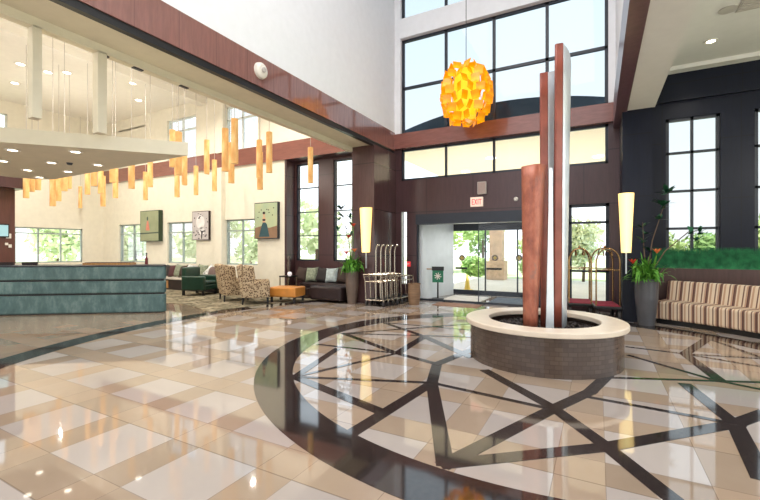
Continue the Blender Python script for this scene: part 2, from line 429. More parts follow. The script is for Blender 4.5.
mb.box(XL-.2, XL, -6, 6.6, 0, 5.3).box(XL-.2, XL, 8.8, YL+.2, 0, 5.3).box(XL-.2, XL, 6.6, 8.8, 0, .9).box(XL-.2, XL, 6.6, 8.8, 2.24, 5.3)
mb.box(XL-.2, XL, -6, 4.6, 5.3, 6.8).box(XL-.2, XL, 6.4, YL+.2, 5.3, 6.8).box(XL-.2, XL, 4.6, 6.4, 6.25, 6.8)
struct(mb.build('wall_lounge_left', M['cream']))
struct(MB().box(XL-.2, -5.8, -6, YL+.2, 6.72, 6.9).box(-12.5, -12.1, -6, YL, 6.5, 6.72).build('ceiling_lounge', M['ceil']))

# windows
WN = [0]
def window(axis, a0, a1, z0, z1, at, vs=(), hs=(), fr=.05, mat='frame', th=.07, mw=None, pane='glass', paneat=.03):
    WN[0] += 1; mb = MB(); mw = mw or fr
    def bx(p0, p1, q0, q1, t=th):
        if axis == 'x': mb.box(p0, p1, at, at+t, q0, q1)
        else: mb.box(at, at+t, p0, p1, q0, q1)
    bx(a0, a0+fr, z0, z1); bx(a1-fr, a1, z0, z1); bx(a0, a1, z0, z0+fr); bx(a0, a1, z1-fr, z1)
    for v in vs: bx(v-mw/2, v+mw/2, z0, z1, th*.8)
    for h in hs: bx(a0, a1, h-mw/2, h+mw/2, th*.9)
    f = struct(mb.build('window_%d' % WN[0], M[mat]))
    p = MB()
    if axis == 'x': p.box(a0, a1, at+paneat, at+paneat+.008, z0, z1)
    else: p.box(at+paneat, at+paneat+.008, a0, a1, z0, z1)
    p.build('window_pane', M[pane], f); return f
VX = (-3.65, -2.36, -1.09)
window('x', -4.97, .2, 4.70, 7.42, YB+.04, VX, (6.03,), .07, mw=.075, pane='bluetop')
window('x', -4.97, .2, 7.97, 10, YB+.04, VX, (), .07, mw=.075, pane='bluetop')
window('x', -4.97, .2, 3.38, 4.28, YB+.04, VX, (), .06)
window('x', -.62, .22, .12, 2.48, YB+.04, (), (2.05, .92), .07, mw=.05)
window('x', -4.98, -4.80, .43, 2.5, YB+.04, (), (1.1, 1.8), .015, 'framew', mw=.02)
for a, b in wR: window('x', a, b, 1.0, 4.2, YB+.03, ((a+b)/2,), (3.47, 2.66, 1.87), .06, mw=.05, pane='bluetop')
for a, b in wa: window('x', a, b, 1.06, 4.1, YA+.03, (), (3.33, 2.58, 1.84), .05, mw=.03)
for a, b in wf: window('x', a, b, .9, 2.42, YL+.06, ((a+b)/2,), (2.04,), .05, 'framel', mw=.045)
for a, b in uf: window('x', a, b, 4.72, 6.25, YL+.06, ((a+b)/2,), (5.8,), .05, 'framew')
window('y', 6.6, 8.8, .9, 2.24, XL-.1, (7.33, 8.06), (2.02,), .05, 'framel')
window('y', 4.6, 6.4, 5.3, 6.25, XL-.1, (5.5,), (), .05, 'framew')

# vestibule
mb = MB()
mb.prism([(-4.5, 10.7), (-4.40, 10.7), (-4.04, 12.4), (-4.14, 12.4)], 0, 2.4)
mb.box(-1.3, -1.2, 10.7, 12.4, 0, 2.4).box(-4.5, -1.2, 10.7, 12.6, 2.4, 2.5)
struct(mb.build('wall_vestibule', M['lightgrey']))
struct(MB().box(DX0, DX1, YB-.06, YB+.3, 2.12, 2.40).build('trim_13', M['frame']))
mb = MB()
for x in (DX0, DX1-.05): mb.box(x, x+.05, YB+.02, YB+.07, 0, 2.12)
mb.box(-2.765, -2.75, YB+.03, YB+.055, .05, 2.12)
mb.box(DX0, DX1, YB+.02, YB+.07, 0, .05)
d1 = struct(mb.build('door_1', M['frame']))
MB().box(-2.77, DX1, YB+.04, YB+.05, .05, 2.12).build('door_glass', M['glass'], d1)
mb = MB()
xs = [-4.10, -3.05, -2.1, -1.2]
for x in xs: mb.box(x-.02, x+.02, 12.45, 12.5, 0, 2.0)
mb.box(-4.1, -1.2, 12.44, 12.51, 0, .15).box(-4.5, -1.2, 12.40, 12.51, 2.0, 2.5)
d2 = struct(mb.build('door_2', M['frame']))
MB().box(-4.08, -1.2, 12.47, 12.48, .1, 2.0).build('door_glass', M['glass'], d2)
for a, b in ((-3.98, -3.6), (-3.0, -2.55)): MB().box(a, b, 12.40, 12.43, .80, .86).build('push_bar', M['black'], d2)
for px in (462, 495, 519):
    p = wy(px, 257.8, 12.44)
    e = MB().lathe([(.0, 0), (.095, 0), (.095, .006), (0, .006)], 20)
    e.mi = 1; e.box(-.055, .055, -.018, .018, .006, .009).box(-.018, .018, -.055, .055, .006, .009)
    o = e.build('door_emblem', [M['pot_taupe'], M['yellow']], d2); o.rotation_euler = (R(90), 0, 0); o.location = p
# reception pier (wood wall behind the desk)
struct(MB().box(-13.6, -13.1, 1.5, 4.66, 0, 2.95).build('wall_reception', wood('reception_wood', (96, 60, 50), .3, .2)))
struct(MB().box(-13.7, -12.75, 1.5, 4.78, 2.95, 3.22).build('trim_14', M['walnut']))
# canopy
cpts = [(-5.25, 3.85), (-6.68, 2.22), (-8.7, 0), (-9.8, 0), (-9.8, 3.2), (-9.75, 3.55), (-9.6, 3.8), (-9.35, 3.93)]
struct(MB().prism(cpts[::-1], 2.8, 2.99).build('ceiling_canopy', M['soffit']))
for i, (px, w) in enumerate(((100, .17), (35, .15))):
    d = ray(px, 130); t = -5.86/d.x; y = d.y*t
    struct(MB().box(-5.93, -5.80, y-w/2+.03, y+w/2-.03, 2.985, 4.06).build('trim_%d' % (15+i), M['soffit']))
# half wall behind the bench
struct(MB().box(1.0, 7, 10.22, YB, 0, 1.04).build('trim_17', wood('half_wall_wood', (74, 50, 48), .3, .2)))
struct(MB().box(-5.15, -4.98, YB-.015, YB, 0, .1).box(-4.80, DX0, YB-.015, YB, 0, .1).build('baseboard_back', M['black']))
struct(MB().box(XL, -8.53, YL-.015, YL, 0, .12).build('baseboard_lounge', M['walnut']))

# ------------------------------------------------------------------ EXTERIOR
pc = thing('porte_cochere', 'arched drive-up canopy outside the entrance with tan soffit and blue grey roof', 'canopy', (-2.4, 11.3, 0))
MB().box(-3.75, 3.75, .05, 11, 4.62, 4.75).build('soffit_slab', M['tan'], pc)
mb = MB(); N = 24; top = [(x, 5.47-x*x/20.4) for x in [(-3.8+7.6*i/N) for i in range(N+1)]]
rows = []
for y in (0, 11):
    rows.append(([mb.bm.verts.new((x, y, 4.7)) for x, z in top], [mb.bm.verts.new((x, y, z)) for x, z in top]))
for i in range(N):
    (a, b), (c, d) = rows
    for q in ((a[i], a[i+1], b[i+1], b[i]), (c[i], c[i+1], d[i+1], d[i]), (b[i], b[i+1], d[i+1], d[i]), (a[i], a[i+1], c[i+1], c[i])): mb.bm.faces.new(q)
mb.build('vault_roof', M['roof'], pc)
for x, y in ((2.4, 4.5), (-.9, 3), (.9, 6.5), (-2.4, 5)):
    MB().lathe([(0, -.02), (.16, -.02), (.16, 0), (0, 0)], 16).build('soffit_light', M['warmlamp'], pc, loc=(x, y, 4.615))
cl = thing('stone_column', 'tan stone clad column supporting the canopy seen through the entrance glass', 'column', (-4.33, 20.0, -.06))
MB().box(-.3, .3, -.3, .3, .9, 4.66).build('shaft', M['stonecol'], cl)
MB().box(-.42, .42, -.42, .42, 0, .9).build('plinth', M['stonecol'], cl, bevel=.03)
kb = thing('traffic_cone', 'small yellow caution cone on the paving outside the entrance doors', 'cone', (fl(472, 287).x, 14.4, -.06))
MB().lathe([(0, .03), (.11, .03), (.03, .55), (0, .55)], 16).build('cone_body', M['yellow'], kb, smooth=False)
MB().box(-.15, .15, -.15, .15, 0, .03).build('cone_base', M['yellow'], kb)

def leafcloud(mb, c, r, n, size, sq=(1,1,.8)):
    for _ in range(n):
        v = Vector((random.gauss(0,1), random.gauss(0,1), random.gauss(0,1))).normalized()*r*(random.random()**.4)
        p = Vector(c)+Vector((v.x*sq[0], v.y*sq[1], v.z*sq[2]))
        a = Vector((random.gauss(0,1), random.gauss(0,1), random.gauss(0,1))).normalized()
        b = a.orthogonal().normalized(); s1 = size*random.uniform(.6, 1.4)
        q = [p-a*s1, p+b*s1*.45, p+a*s1, p-b*s1*.45]
        mb.bm.faces.new([mb.bm.verts.new(x) for x in q])
def tree(x, y, h, r, mat, label, z0=-.21, trunk=True, cat='tree', low=.25):
    t = thing('tree' if cat == 'tree' else 'shrub', label, cat, (x, y, z0), 0, 'trees outside' if cat == 'tree' else 'shrubs outside')
    mb = MB()
    for _ in range(9):
        a = random.random()*2*PI; q = random.random()
        rr = r*random.uniform(.42, .62)
        c = (math.cos(a)*r*.55*random.random()**.5, math.sin(a)*r*.55*random.random()**.5, h*low+rr*.6+(h*(1-low)-rr*1.4)*q)
        leafcloud(mb, c, rr, 130, r*.11)
    mb.build('foliage', M[mat], t)
    MB().tube([(0,0,0), (.05,0,h*.35), (0,.05,h*.7)], [.035*h*.6, .03*h*.6, .012*h*.6]).build('trunk' if trunk else 'stem', M['bark'], t)
    return t
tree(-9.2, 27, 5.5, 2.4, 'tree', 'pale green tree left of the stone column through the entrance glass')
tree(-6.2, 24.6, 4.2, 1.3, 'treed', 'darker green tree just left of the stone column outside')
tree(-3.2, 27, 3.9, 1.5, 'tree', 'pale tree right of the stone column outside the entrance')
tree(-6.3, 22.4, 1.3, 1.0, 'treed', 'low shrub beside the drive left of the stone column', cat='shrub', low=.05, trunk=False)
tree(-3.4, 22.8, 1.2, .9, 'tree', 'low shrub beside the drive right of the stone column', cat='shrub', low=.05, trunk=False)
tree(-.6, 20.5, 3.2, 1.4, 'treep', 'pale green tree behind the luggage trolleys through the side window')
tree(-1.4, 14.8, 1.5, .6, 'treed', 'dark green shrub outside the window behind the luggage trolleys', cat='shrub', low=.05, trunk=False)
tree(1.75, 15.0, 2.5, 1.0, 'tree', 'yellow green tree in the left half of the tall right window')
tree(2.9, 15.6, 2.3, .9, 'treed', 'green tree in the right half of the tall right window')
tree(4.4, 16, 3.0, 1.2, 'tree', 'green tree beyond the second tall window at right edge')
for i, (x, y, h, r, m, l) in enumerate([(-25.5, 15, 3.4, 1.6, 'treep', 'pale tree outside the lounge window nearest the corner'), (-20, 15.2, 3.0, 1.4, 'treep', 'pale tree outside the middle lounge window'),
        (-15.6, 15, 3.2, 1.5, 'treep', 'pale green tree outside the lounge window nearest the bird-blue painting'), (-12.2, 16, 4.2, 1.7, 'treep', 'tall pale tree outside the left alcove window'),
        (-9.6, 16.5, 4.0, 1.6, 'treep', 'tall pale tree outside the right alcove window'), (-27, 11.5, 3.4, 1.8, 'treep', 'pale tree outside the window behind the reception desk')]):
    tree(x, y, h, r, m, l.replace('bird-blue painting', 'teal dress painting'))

# ------------------------------------------------------------------ PLANTER + SCULPTURE
pl = thing('planter', 'low round planter clad in dark mosaic with pale stone rim, centre of the medallion', 'planter', CC)
MB().ring(.80, .937, 0, .455, n=96).build('mosaic_wall', M['mosaic'], pl)
MB().ring(.69, .995, .455, .52, n=96).build('stone_rim', M['stone'], pl, bevel=.012)
MB().lathe([(0, .0), (.80, .0), (.80, .36), (0, .36)], 64).build('bed', M['black'], pl)
mb = MB()
for _ in range(900):
    a = random.random()*2*PI; r = .76*math.sqrt(random.random())
    mb.ico((r*math.cos(a), r*math.sin(a), .375+random.random()*.02), random.uniform(.018, .032), 1, (1, random.uniform(.7, 1.2), .7))
g = mb.build('gravel', M['gravel'], loc=CC); tag(g, 'dark gravel filling the round planter around the sculpture', 'gravel', kind='stuff')
sc_ = thing('sculpture', 'tall abstract sculpture of curved copper and silver metal plates rising from the planter', 'sculpture', (CC.x, CC.y, .36))
er, ed = Vector((c_, s_, 0)), Vector((-s_, c_, 0))
def sp(lat, dep, z): return er*lat+ed*dep+Vector((0,0,z))-Vector((CC.x, CC.y, .36))
def lat(px, Z): return (px-CX)/F*Z
def zz(py, Z): return H+Z*(HY-py)/F
def sheet(rows, th, name, mat, parent, smooth=True):     # rows: list of rings of (lat,dep,z) from bottom to top -> thick sheet
    mb = MB(); g = [[mb.bm.verts.new(sp(*p)) for p in r] for r in rows]
    for A, B in zip(g, g[1:]):
        for i in range(len(A)-1): mb.bm.faces.new((A[i], A[i+1], B[i+1], B[i]))
    o = mb.build(name, mat, parent, smooth=smooth)
    m = o.modifiers.new('thick', 'SOLIDIFY'); m.thickness = th; m.offset = 0
    return o
Z1 = 5.22; rows = []
for k in range(13):
    f = k/12; z = .37+(zz(165, Z1)-.37)*f
    l0 = lat(527-2*f, Z1); l1 = lat(542+9*f, Z1); r = []
    for j in range(11):
        q = j/10; bulge = .13*math.sin(PI*q)
        zt = z+(.035*q if k == 12 else 0)
        r.append((l0+(l1-l0)*q, Z1+.12-bulge+.06*q, zt))
    rows.append(r)
sheet(rows, .022, 'short_copper_plate', M['copper'], sc_)
Z2 = 5.42
def fin(x0b, x1b, x0t, x1t, zb, zt0, zt1, d0, d1, name, mat, th=.02, bulge=0, nz=10):
    rows = []
    for k in range(nz+1):
        f = k/nz; r = []
        for j in range(7):
            q = j/6
            a = lat(x0b+(x0t-x0b)*f, d0); b = lat(x1b+(x1t-x1b)*f, d1)
            zt = zt0+(zt1-zt0)*q
            r.append((a+(b-a)*q, d0+(d1-d0)*q-bulge*math.sin(PI*q), zb+(zt-zb)*f))
        rows.append(r)
    return sheet(rows, th, name, mat, sc_)
fin(541, 548, 540, 547.5, .37, zz(74, Z2), zz(72, Z2), 5.40, 5.42, 'narrow_copper_edge', M['copper_edge'])
fin(547.5, 556, 547.5, 556, .37, zz(72, Z2), zz(66, Z2), 5.43, 5.56, 'silver_web', M['silver'], .01)
fin(553.5, 561, 555.5, 562.5, .37, zz(46, Z2), zz(44, Z2), 5.37, 5.40, 'tall_copper_edge', M['copper_edge'], .03)
fin(561, 566, 562, 570.5, .37, zz(44, Z2), zz(54, Z2), 5.40, 5.66, 'curved_silver_side', M['silver'], .02, .05)
mb = MB()
a = [sp(lat(549, 5.3), 5.28, zz(168, 5.3)), sp(lat(552.5, 5.3), 5.30, zz(168, 5.3)), sp(lat(554, 5.3), 5.30, .37), sp(lat(546, 5.3), 5.30, .37)]
b = [p+ed*.015 for p in a]
va = [mb.bm.verts.new(p) for p in a]; vb = [mb.bm.verts.new(p) for p in b]
mb.bm.faces.new(va); mb.bm.faces.new(vb[::-1])
for i in range(4): mb.bm.faces.new((va[i], va[(i+1)%4], vb[(i+1)%4], vb[i]))
mb.build('silver_blade', M['silver'], sc_)

# ------------------------------------------------------------------ CHANDELIER
ch = thing('chandelier', 'large amber acrylic plate chandelier glowing before the atrium glazing', 'chandelier', (-2.76, 9.42, 5.11))
MB().tube([(0,0,.6), (0,0,4.88)], .008).build('cord', M['frame'], ch)
MB().lathe([(0,-.55), (.22,-.55), (.30,-.3), (.30,.3), (.22,.55), (0,.55)], 16).build('glowing_core', emit('core_glow', (255, 196, 30), .9), ch)
pm_ = MB().box(-.10, .10, -.006, .006, -.095, .095)
first = pm_.build('acrylic_plate', M['amber'], ch)
k = 0
for row in range(7):
    f = (row-3)/3.4; rad = .60*math.sqrt(max(.05, 1-f*f*.75)); n = 14 if row not in (0, 6) else 10
    for i in range(n):
        a = 2*PI*(i+.5*(row%2))/n
        o = first if k == 0 else first.copy()
        if k: COL.objects.link(o)
        k += 1
        o.parent = ch; o.location = (math.cos(a)*rad*.92, math.sin(a)*rad*.92, f*.66)
        o.rotation_euler = (R(random.uniform(-14,14)+18*(1 if row < 3 else -1 if row > 3 else 0)), R(random.uniform(-12,12)), a+PI/2+R((48 if i%2 else -48)+random.uniform(-12,12)))
for i in range(6):
    o = first.copy(); COL.objects.link(o); o.parent = ch; a = 2*PI*i/6
    o.location = (.12*math.cos(a), .12*math.sin(a), -.66 if i%2 else .66); o.rotation_euler = (R(70), 0, a)

# ------------------------------------------------------------------ PENDANT TUBES
TUBES = [(310.5,147,183.6),(269.2,131.5,173.4),(259.2,140,178),(260,152,189.5),(234.7,118,164.6),(225.2,128.6,171.3),(231.3,143,183),(214.5,160,191),
 (206.8,140,174),(196,166,195),(184.5,150,185),(178.5,132,175),(177,165,197),(172.5,130,167),(150.2,155,187),(145.4,172,200),(131.5,150,188.6),
 (115.5,166,198),(112.5,148,182.5),(103,176,206.4),(100.7,161,193.5),(94,150,186),(87.5,163,194.5),(80.3,186.5,208),(69.3,160,188.6),(64.5,156,191),
 (58.8,171,201),(52.8,171,206),(38.2,158,190),(32,160,191.7),(26.2,164,198)]
TUBES.sort(key=lambda t: -t[0])
tl = .86; proto = None
for i, (px, y0, y1) in enumerate(TUBES):
    Z = tl*F/(y1-y0); d = ray(px, (y0+y1)/2)
    Z = max(Z, 6.15/-d.x)
    if d.y*Z > 9.3: Z = 9.3/d.y
    p = wz(px, (y0+y1)/2, Z)
    lb = 'amber glowing tube pendant lamp hanging over the lounge, %s from the right in the photo' % ORD[i+1]
    t = thing('pendant_lamp', lb, 'pendant lamp', p, 0, 'amber tube pendants over the lounge')
    if proto is None:
        a = MB().lathe([(.052,-tl/2), (.065,-tl/2), (.065,tl/2), (.052,tl/2)], 14).build('lamp_shade', M['tube'], t)
        proto = a
    else:
        a = proto.copy(); COL.objects.link(a); a.parent = t
    zt = 6.72-p.z
    MB().tube([(0,0,tl/2), (0,0,zt)], .006, 5).build('cord', M['greypl'], t)

# ------------------------------------------------------------------ CEILING FIXTURES
def downlight(p, label, group, r=.075, up=0):
    t = thing('downlight', label, 'ceiling light', p, 0, group)
    MB().ring(r*.75, r*1.15, -.012, 0, n=20).build('trim_ring', M['whitepl'], t)
    MB().lathe([(0,-.006), (r*.76,-.006), (r*.76,0), (0,0)], 20).build('lens', M['warmlamp'], t)
    return t
for i, (x, y) in enumerate(sorted([(12.5,149.7),(3,160.7),(27.6,169.8),(39.6,177),(51.6,162.4),(68,171.3),(75.6,151.4),(98,164.6)])):
    downlight(fl(x, y, 2.799), 'round lit downlight in the reception canopy underside, %s from the left in the photo' % ORD[i+1], 'canopy downlights', .075)
sd = MB().lathe([(0,-.035), (.03,-.03), (.045,0), (0,0)], 16).build('smoke_detector', M['frame'], loc=fl(69.6, 163, 2.8)); tag(sd, 'small dark dome detector amid the canopy downlights', 'smoke detector')
for i, (x, y) in enumerate(sorted([(20.5,64),(48,72),(67,72.5),(138.5,100),(15,83),(133,83)])):
    downlight(fl(x, y, 6.718), 'recessed downlight in the high lounge ceiling, %s from the left in the photo' % ORD[i+1], 'lounge ceiling downlights', .13)
for i, (x, y) in enumerate([(115.6,49.6),(150.5,64),(196,83)]):
    p = fl(x, y, 4.05); p.x = -5.86
    q = MB().box(-.03, .03, -.07, .07, -.015, 0).build('air_vent', M['frame'], loc=(p.x, p.y, 4.05)); tag(q, 'small dark vent under the long white beam, %s from the left' % ORD[i+1], 'vent', 'vents under the beam')
downlight(fl(711, 41, 5.198), 'round lit downlight in the right hand low ceiling', None, .09)
t = MB().lathe([(0,-.012), (.12,-.012), (.12,0), (0,0)], 24).build('ceiling_speaker', M['greypl'], loc=fl(728, 9.5, 5.198)); tag(t, 'round grey speaker grille in the right hand ceiling', 'speaker')
p = fl(756, 2, 5.198); t = MB().box(-.2, .2, -.2, .2, -.012, 0); 
for k in range(5): t.box(-.17, .17, -.15+k*.07, -.12+k*.07, -.02, -.012)
tag(t.build('air_diffuser', M['greypl'], loc=p), 'square white air diffuser in the ceiling, top right corner', 'vent')
d = ray(260, 71); tt = -5.13/d.x
t = thing('emergency_light', 'round white emergency lamp on the reddish beam fascia, upper left', 'emergency light', (-5.13, d.y*tt, H+d.z*tt))
o = MB().lathe([(0,0), (.14,0), (.13,.05), (.09,.075), (0,.08)], 24).build('housing', M['whitepl'], t); o.rotation_euler = (0, R(90), 0)
o = MB().lathe([(0,.07), (.045,.07), (.04,.11), (0,.115)], 16).build('lens', M['greypl'], t); o.rotation_euler = (0, R(90), 0)

# ------------------------------------------------------------------ WALL FIXTURES
p = wy(477, 202, YB)
t = thing('exit_sign', 'white exit sign with red letters on the wall above the entrance doors', 'sign', p)
MB().box(-.165, .165, -.05, 0, -.125, .125).build('sign_box', M['signface'], t, bevel=.008)
mb = MB()
def stroke(x0, z0, x1, z1, w=.018):
    dx, dz = x1-x0, z1-z0; L = math.hypot(dx, dz); nx, nz = -dz/L*w/2, dx/L*w/2; ex, ez = dx/L*w/2, dz/L*w/2
    P = [(x0-ex+nx, z0-ez+nz), (x0-ex-nx, z0-ez-nz), (x1+ex-nx, z1+ez-nz), (x1+ex+nx, z1+ez+nz)]
    a = [mb.bm.verts.new((x, -.052, z)) for x, z in P]; b = [mb.bm.verts.new((x, -.049, z)) for x, z in P]
    mb.bm.faces.new(a); mb.bm.faces.new(b[::-1])
    for i in range(4): mb.bm.faces.new((a[i], a[(i+1)%4], b[(i+1)%4], b[i]))
hh = .062
x = -.115; [stroke(*q) for q in ((x,-hh,x,hh),(x,hh,x+.045,hh),(x,0,x+.04,0),(x,-hh,x+.045,-hh))]
x = -.045; [stroke(*q) for q in ((x,-hh,x+.05,hh),(x,hh,x+.05,-hh))]
x = .04; stroke(x,-hh,x,hh)
x = .095; [stroke(*q) for q in ((x,-hh,x,hh),(x-.03,hh,x+.03,hh))]
mb.build('lettering', M['signred'], t)
p = wy(482.5, 188.2, YB)
t = thing('wall_speaker', 'pale box speaker on the wall just above the exit sign', 'speaker', p)
MB().box(-.115, .115, -.09, 0, -.16, .16).build('cabinet', M['greypl'], t, bevel=.01)
MB().box(-.095, .095, -.097, -.09, -.14, .14).build('grille', pm('speaker_grille', (170, 150, 142), .7, var=.1, scale=60), t)
p = wy(516, 199, YB)
t = thing('motion_sensor', 'small white domed sensor on the wall right of the exit sign', 'sensor', p)
o = MB().lathe([(0,0), (.055,0), (.05,.03), (0,.05)], 16).build('dome', M['whitepl'], t, smooth=True); o.rotation_euler = (R(90), 0, 0)
p = wy(409, 264, YB)
t = thing('fire_alarm_pull', 'small red fire alarm pull station left of the entrance doors', 'fire alarm', p)
MB().box(-.05, .05, -.05, 0, -.07, .07).build('housing', M['signred'], t, bevel=.006)
MB().box(-.03, .03, -.06, -.05, -.01, .02).build('handle', M['whitepl'], t)
def sconce(p, label, k=1):
    t = thing('wall_sconce', label, 'wall lamp', p, 0, 'tapered glowing sconces')
    mb = MB(); n = 12
    rows = []
    for z, w in ((-.585, .115*k), (.585, .185*k)):
        rows.append([mb.bm.verts.new((w*math.cos(PI*i/n), -.02-.11*math.sin(PI*i/n), z)) for i in range(n+1)])
    for i in range(n): mb.bm.faces.new((rows[0][i], rows[0][i+1], rows[1][i+1], rows[1][i]))
    mb.bm.faces.new(rows[0][::-1]); mb.bm.faces.new(rows[1]); mb.bm.faces.new((rows[0][0], rows[1][0], rows[1][-1], rows[0][-1]))
    mb.build('lamp_shade', M['sconce'], t, smooth=False)
    MB().box(-.06, .06, -.02, 0, -.45, .45).build('back_plate', M['brass'], t)
    MB().box(-.012, .012, -.03, 0, -1.0, -.585).build('stem', M['silver'], t)
    return t
sconce((wy(366.5, 230, 9.2).x, 9.2, 1.93), 'tapered glowing sconce on the left wood pier beside the luggage cart row')
sconce((.485, 9.35, 1.95), 'tapered glowing sconce on the right dark pier above the slate pot', .74)

# ------------------------------------------------------------------ BIN, STAND, MATS
t = thing('waste_bin', 'brown woven round waste bin left of the entrance doors', 'bin', (-4.18, 9.6, 0))
MB().lathe([(0,0), (.13,0), (.165,.25), (.155,.53), (.14,.53), (.12,.1), (0,.1)], 24).build('bin_body', M['basket'], t)
MB().ring(.138, .17, .52, .55, n=24).build('bin_rim', M['basket'], t)
t = thing('sign_stand', 'green sign board on a black stand inside the vestibule', 'sign', (-4.03, 10.95, 0), R(15))
MB().tube([(0,0,.02), (0,0,.6)], .022).build('pole', M['black'], t)
MB().box(-.17, .17, -.14, .14, 0, .03).build('base', M['black'], t, bevel=.01)
mb = MB().box(-.155, .155, -.02, .02, .48, .84); mb.mi = 1
for k in range(4):
    a = k*PI/4+.2; mb.box(-.012, .012, -.026, -.02, -.1, .1, Matrix.Translation((0,0,.66)) @ Matrix.Rotation(a, 4, 'Y'))
mb.build('sign_panel', [M['signgreen'], M['whitepl']], t)
MB().box(-.17, .17, -.035, .03, .82, .93).build('header', M['black'], t)
MB().tube([(-.32,0,.86), (-.15,0,.86)], .014).build('side_arm', M['traywood'], t)
def mat_rug(x0, x1, y0, y1, m, label):
    o = MB().box(x0, x1, y0, y1, 0, .012).build('door_mat', m); tag(o, label, 'mat'); return o
mat_rug(-3.9, -2.8, 10.9, 12.1, pm('pale_mat', (216, 212, 204), .9), 'pale mat on the vestibule floor, left one')
mat_rug(-2.6, -1.5, 10.9, 12.1, pm('slate_mat', (96, 106, 118), .9), 'slate grey mat on the vestibule floor, right one')
mat_rug(-3.75, -2.6, 9.75, 10.3, pm('tan_mat', (150, 116, 96), .9), 'brown mat on the lobby floor before the entrance doors')

# ------------------------------------------------------------------ LUGGAGE CARTS
def nest_cart():
    t = thing('luggage_cart', '', 'luggage cart', (0,0,0), 0, 'nested luggage carts by the left pier')
    w, l = .24, .42
    mb = MB()
    for x in (-w, w): mb.tube([(x,-l,.16), (x,l,.16)], .014, 6); mb.tube([(x,-l,.16), (x*1.02,-l-.03,.62), (x*1.1,-l-.08,.80)], .014, 6); mb.tube([(x,-l-.05,.74), (x,l*.8,.70), (x,l,.16)], .014, 6); mb.tube([(x,-l,.62), (x,l*.8,.60)], .01, 6)
    for y in (-l, -.1, .2, l): mb.tube([(-w,y,.16), (w,y,.16)], .012, 6)
    mb.tube([(-w*1.1,-l-.08,.80), (w*1.1,-l-.08,.80)], .016, 6); mb.tube([(-w,-l-.03,.62), (w,-l-.03,.62)], .012, 6); mb.tube([(-w,l*.8,.7), (w,l*.8,.7)], .012, 6)
    mb.build('frame', M['chrome'], t)
    MB().tube([(.05,-l,.16), (.05,-l,1.38), (.07,-l,1.48), (.10,-l,1.53), (.14,-l,1.53)], .019, 8).build('hook_post', M['chrome'], t)
    MB().box(-w+.02, w-.02, -l+.02, l-.02, .165, .18).build('deck', M['rubber'], t)
    for x in (-w, w):
        for y in (-l+.05, l-.05):
            o = MB().lathe([(0,-.02), (.062,-.02), (.062,.02), (0,.02)], 14).build('wheel', M['rubber'], t, loc=(x, y, .062)); o.rotation_euler = (0, R(90), 0)
            MB().tube([(x,y,.08), (x,y,.16)], .018, 6).build('caster', M['chrome'], t)
    return t
c0 = nest_cart(); wh = ['nearest and leftmost', 'second', 'third', 'fourth', 'fifth and rearmost']
for i in range(5):
    o = c0 if i == 0 else copy_tree(c0)
    o.location = (-4.90+.035*i, 9.20+.19*i, 0); o['label'] = 'chrome hook handled luggage cart in the nested row by the left pier, %s' % wh[i]
def bellman(x, y, rz, label):
    t = thing('bellman_cart', label, 'luggage cart', (x, y, 0), rz, 'brass bellman trolleys by the side window')
    w, l, z = .21, .40, .30
    MB().box(-w-.04, w+.04, -l-.04, l+.04, z-.06, z).build('platform', M['black'], t, bevel=.015)
    MB().box(-w, w, -l, l, z, z+.012).build('carpet', M['redcarpet'], t)
    for y_ in (-l+.03, l-.03):
        n = 14; pts = [(-w,y_,z)]+[(-w*math.cos(PI*i/n), y_, 1.15+.30*math.sin(PI*i/n)) for i in range(n+1)]+[(w,y_,z)]
        MB().tube(pts, .015, 8).build('arch', M['brass'], t)
    for sx in (-w, w):
        n = 12; pts = [(sx*.35, -(l-.03)*math.cos(PI*i/n), 1.30+.14*math.sin(PI*i/n)) for i in range(n+1)]
        MB().tube(pts, .013, 8).build('cross_arch', M['brass'], t)
    MB().tube([(0,-l+.03,1.02), (0,l-.03,1.02)], .012, 8).build('hanging_rail', M['brass'], t)
    mb = MB()
    for y_ in (-l+.03, l-.03): mb.tube([(-w,y_,1.02), (w,y_,1.02)], .012, 8)
    mb.build('end_rail', M['brass'], t)
    MB().lathe([(0,-.03), (.018,-.02), (.03,.02), (.012,.05), (0,.06)], 12).build('finial', M['brass'], t, loc=(0,0,1.46))
    for sx in (-w, w):
        for y_ in (-l, l):
            o = MB().lathe([(0,-.022), (.11,-.022), (.11,.022), (0,.022)], 18).build('wheel', M['rubber'], t, loc=(sx*.9, y_*.85, .11)); o.rotation_euler = (0, R(90), 0)
            MB().tube([(sx*.9,y_*.85,.12), (sx*.9,y_*.85,.25)], .02, 6).build('caster', M['black'], t)
bellman(-.36, 9.85, R(4), 'brass birdcage bellman trolley with red deck, left of the two by the side window')
bellman(.12, 9.62, R(8), 'brass birdcage bellman trolley with red deck, right of the two, beside the dark pier')

# ------------------------------------------------------------------ BENCH + HEDGE
A0, A1 = R(20), R(66.2)
t = thing('banquette', 'long curved banquette in cream and brown striped upholstery at right', 'bench', CC)
MB().ring(4.05, 4.62, 0, .09, A0, A1-.005, n=48).build('plinth', M['black'], t)
MB().ring(4.0, 4.66, .09, .43, A0, A1, n=60).build('seat', M['stripe'], t, bevel=.04, seg=3)
mb = MB(); n = 60; rows = []
for i in range(n+1):
    a = A0+(A1-.01-A0)*i/n; ca, sa = math.cos(a), math.sin(a)
    rows.append([mb.bm.verts.new((r*ca, r*sa, z)) for r, z in ((4.46,.40),(4.70,.40),(4.70,.80),(4.56,.80))])
for A, B in zip(rows, rows[1:]):
    for j in range(4): mb.bm.faces.new((A[j], A[(j+1)%4], B[(j+1)%4], B[j]))
mb.bm.faces.new(rows[0]); mb.bm.faces.new(rows[-1][::-1])
mb.build('backrest', M['stripe'], t, bevel=.035, seg=3)
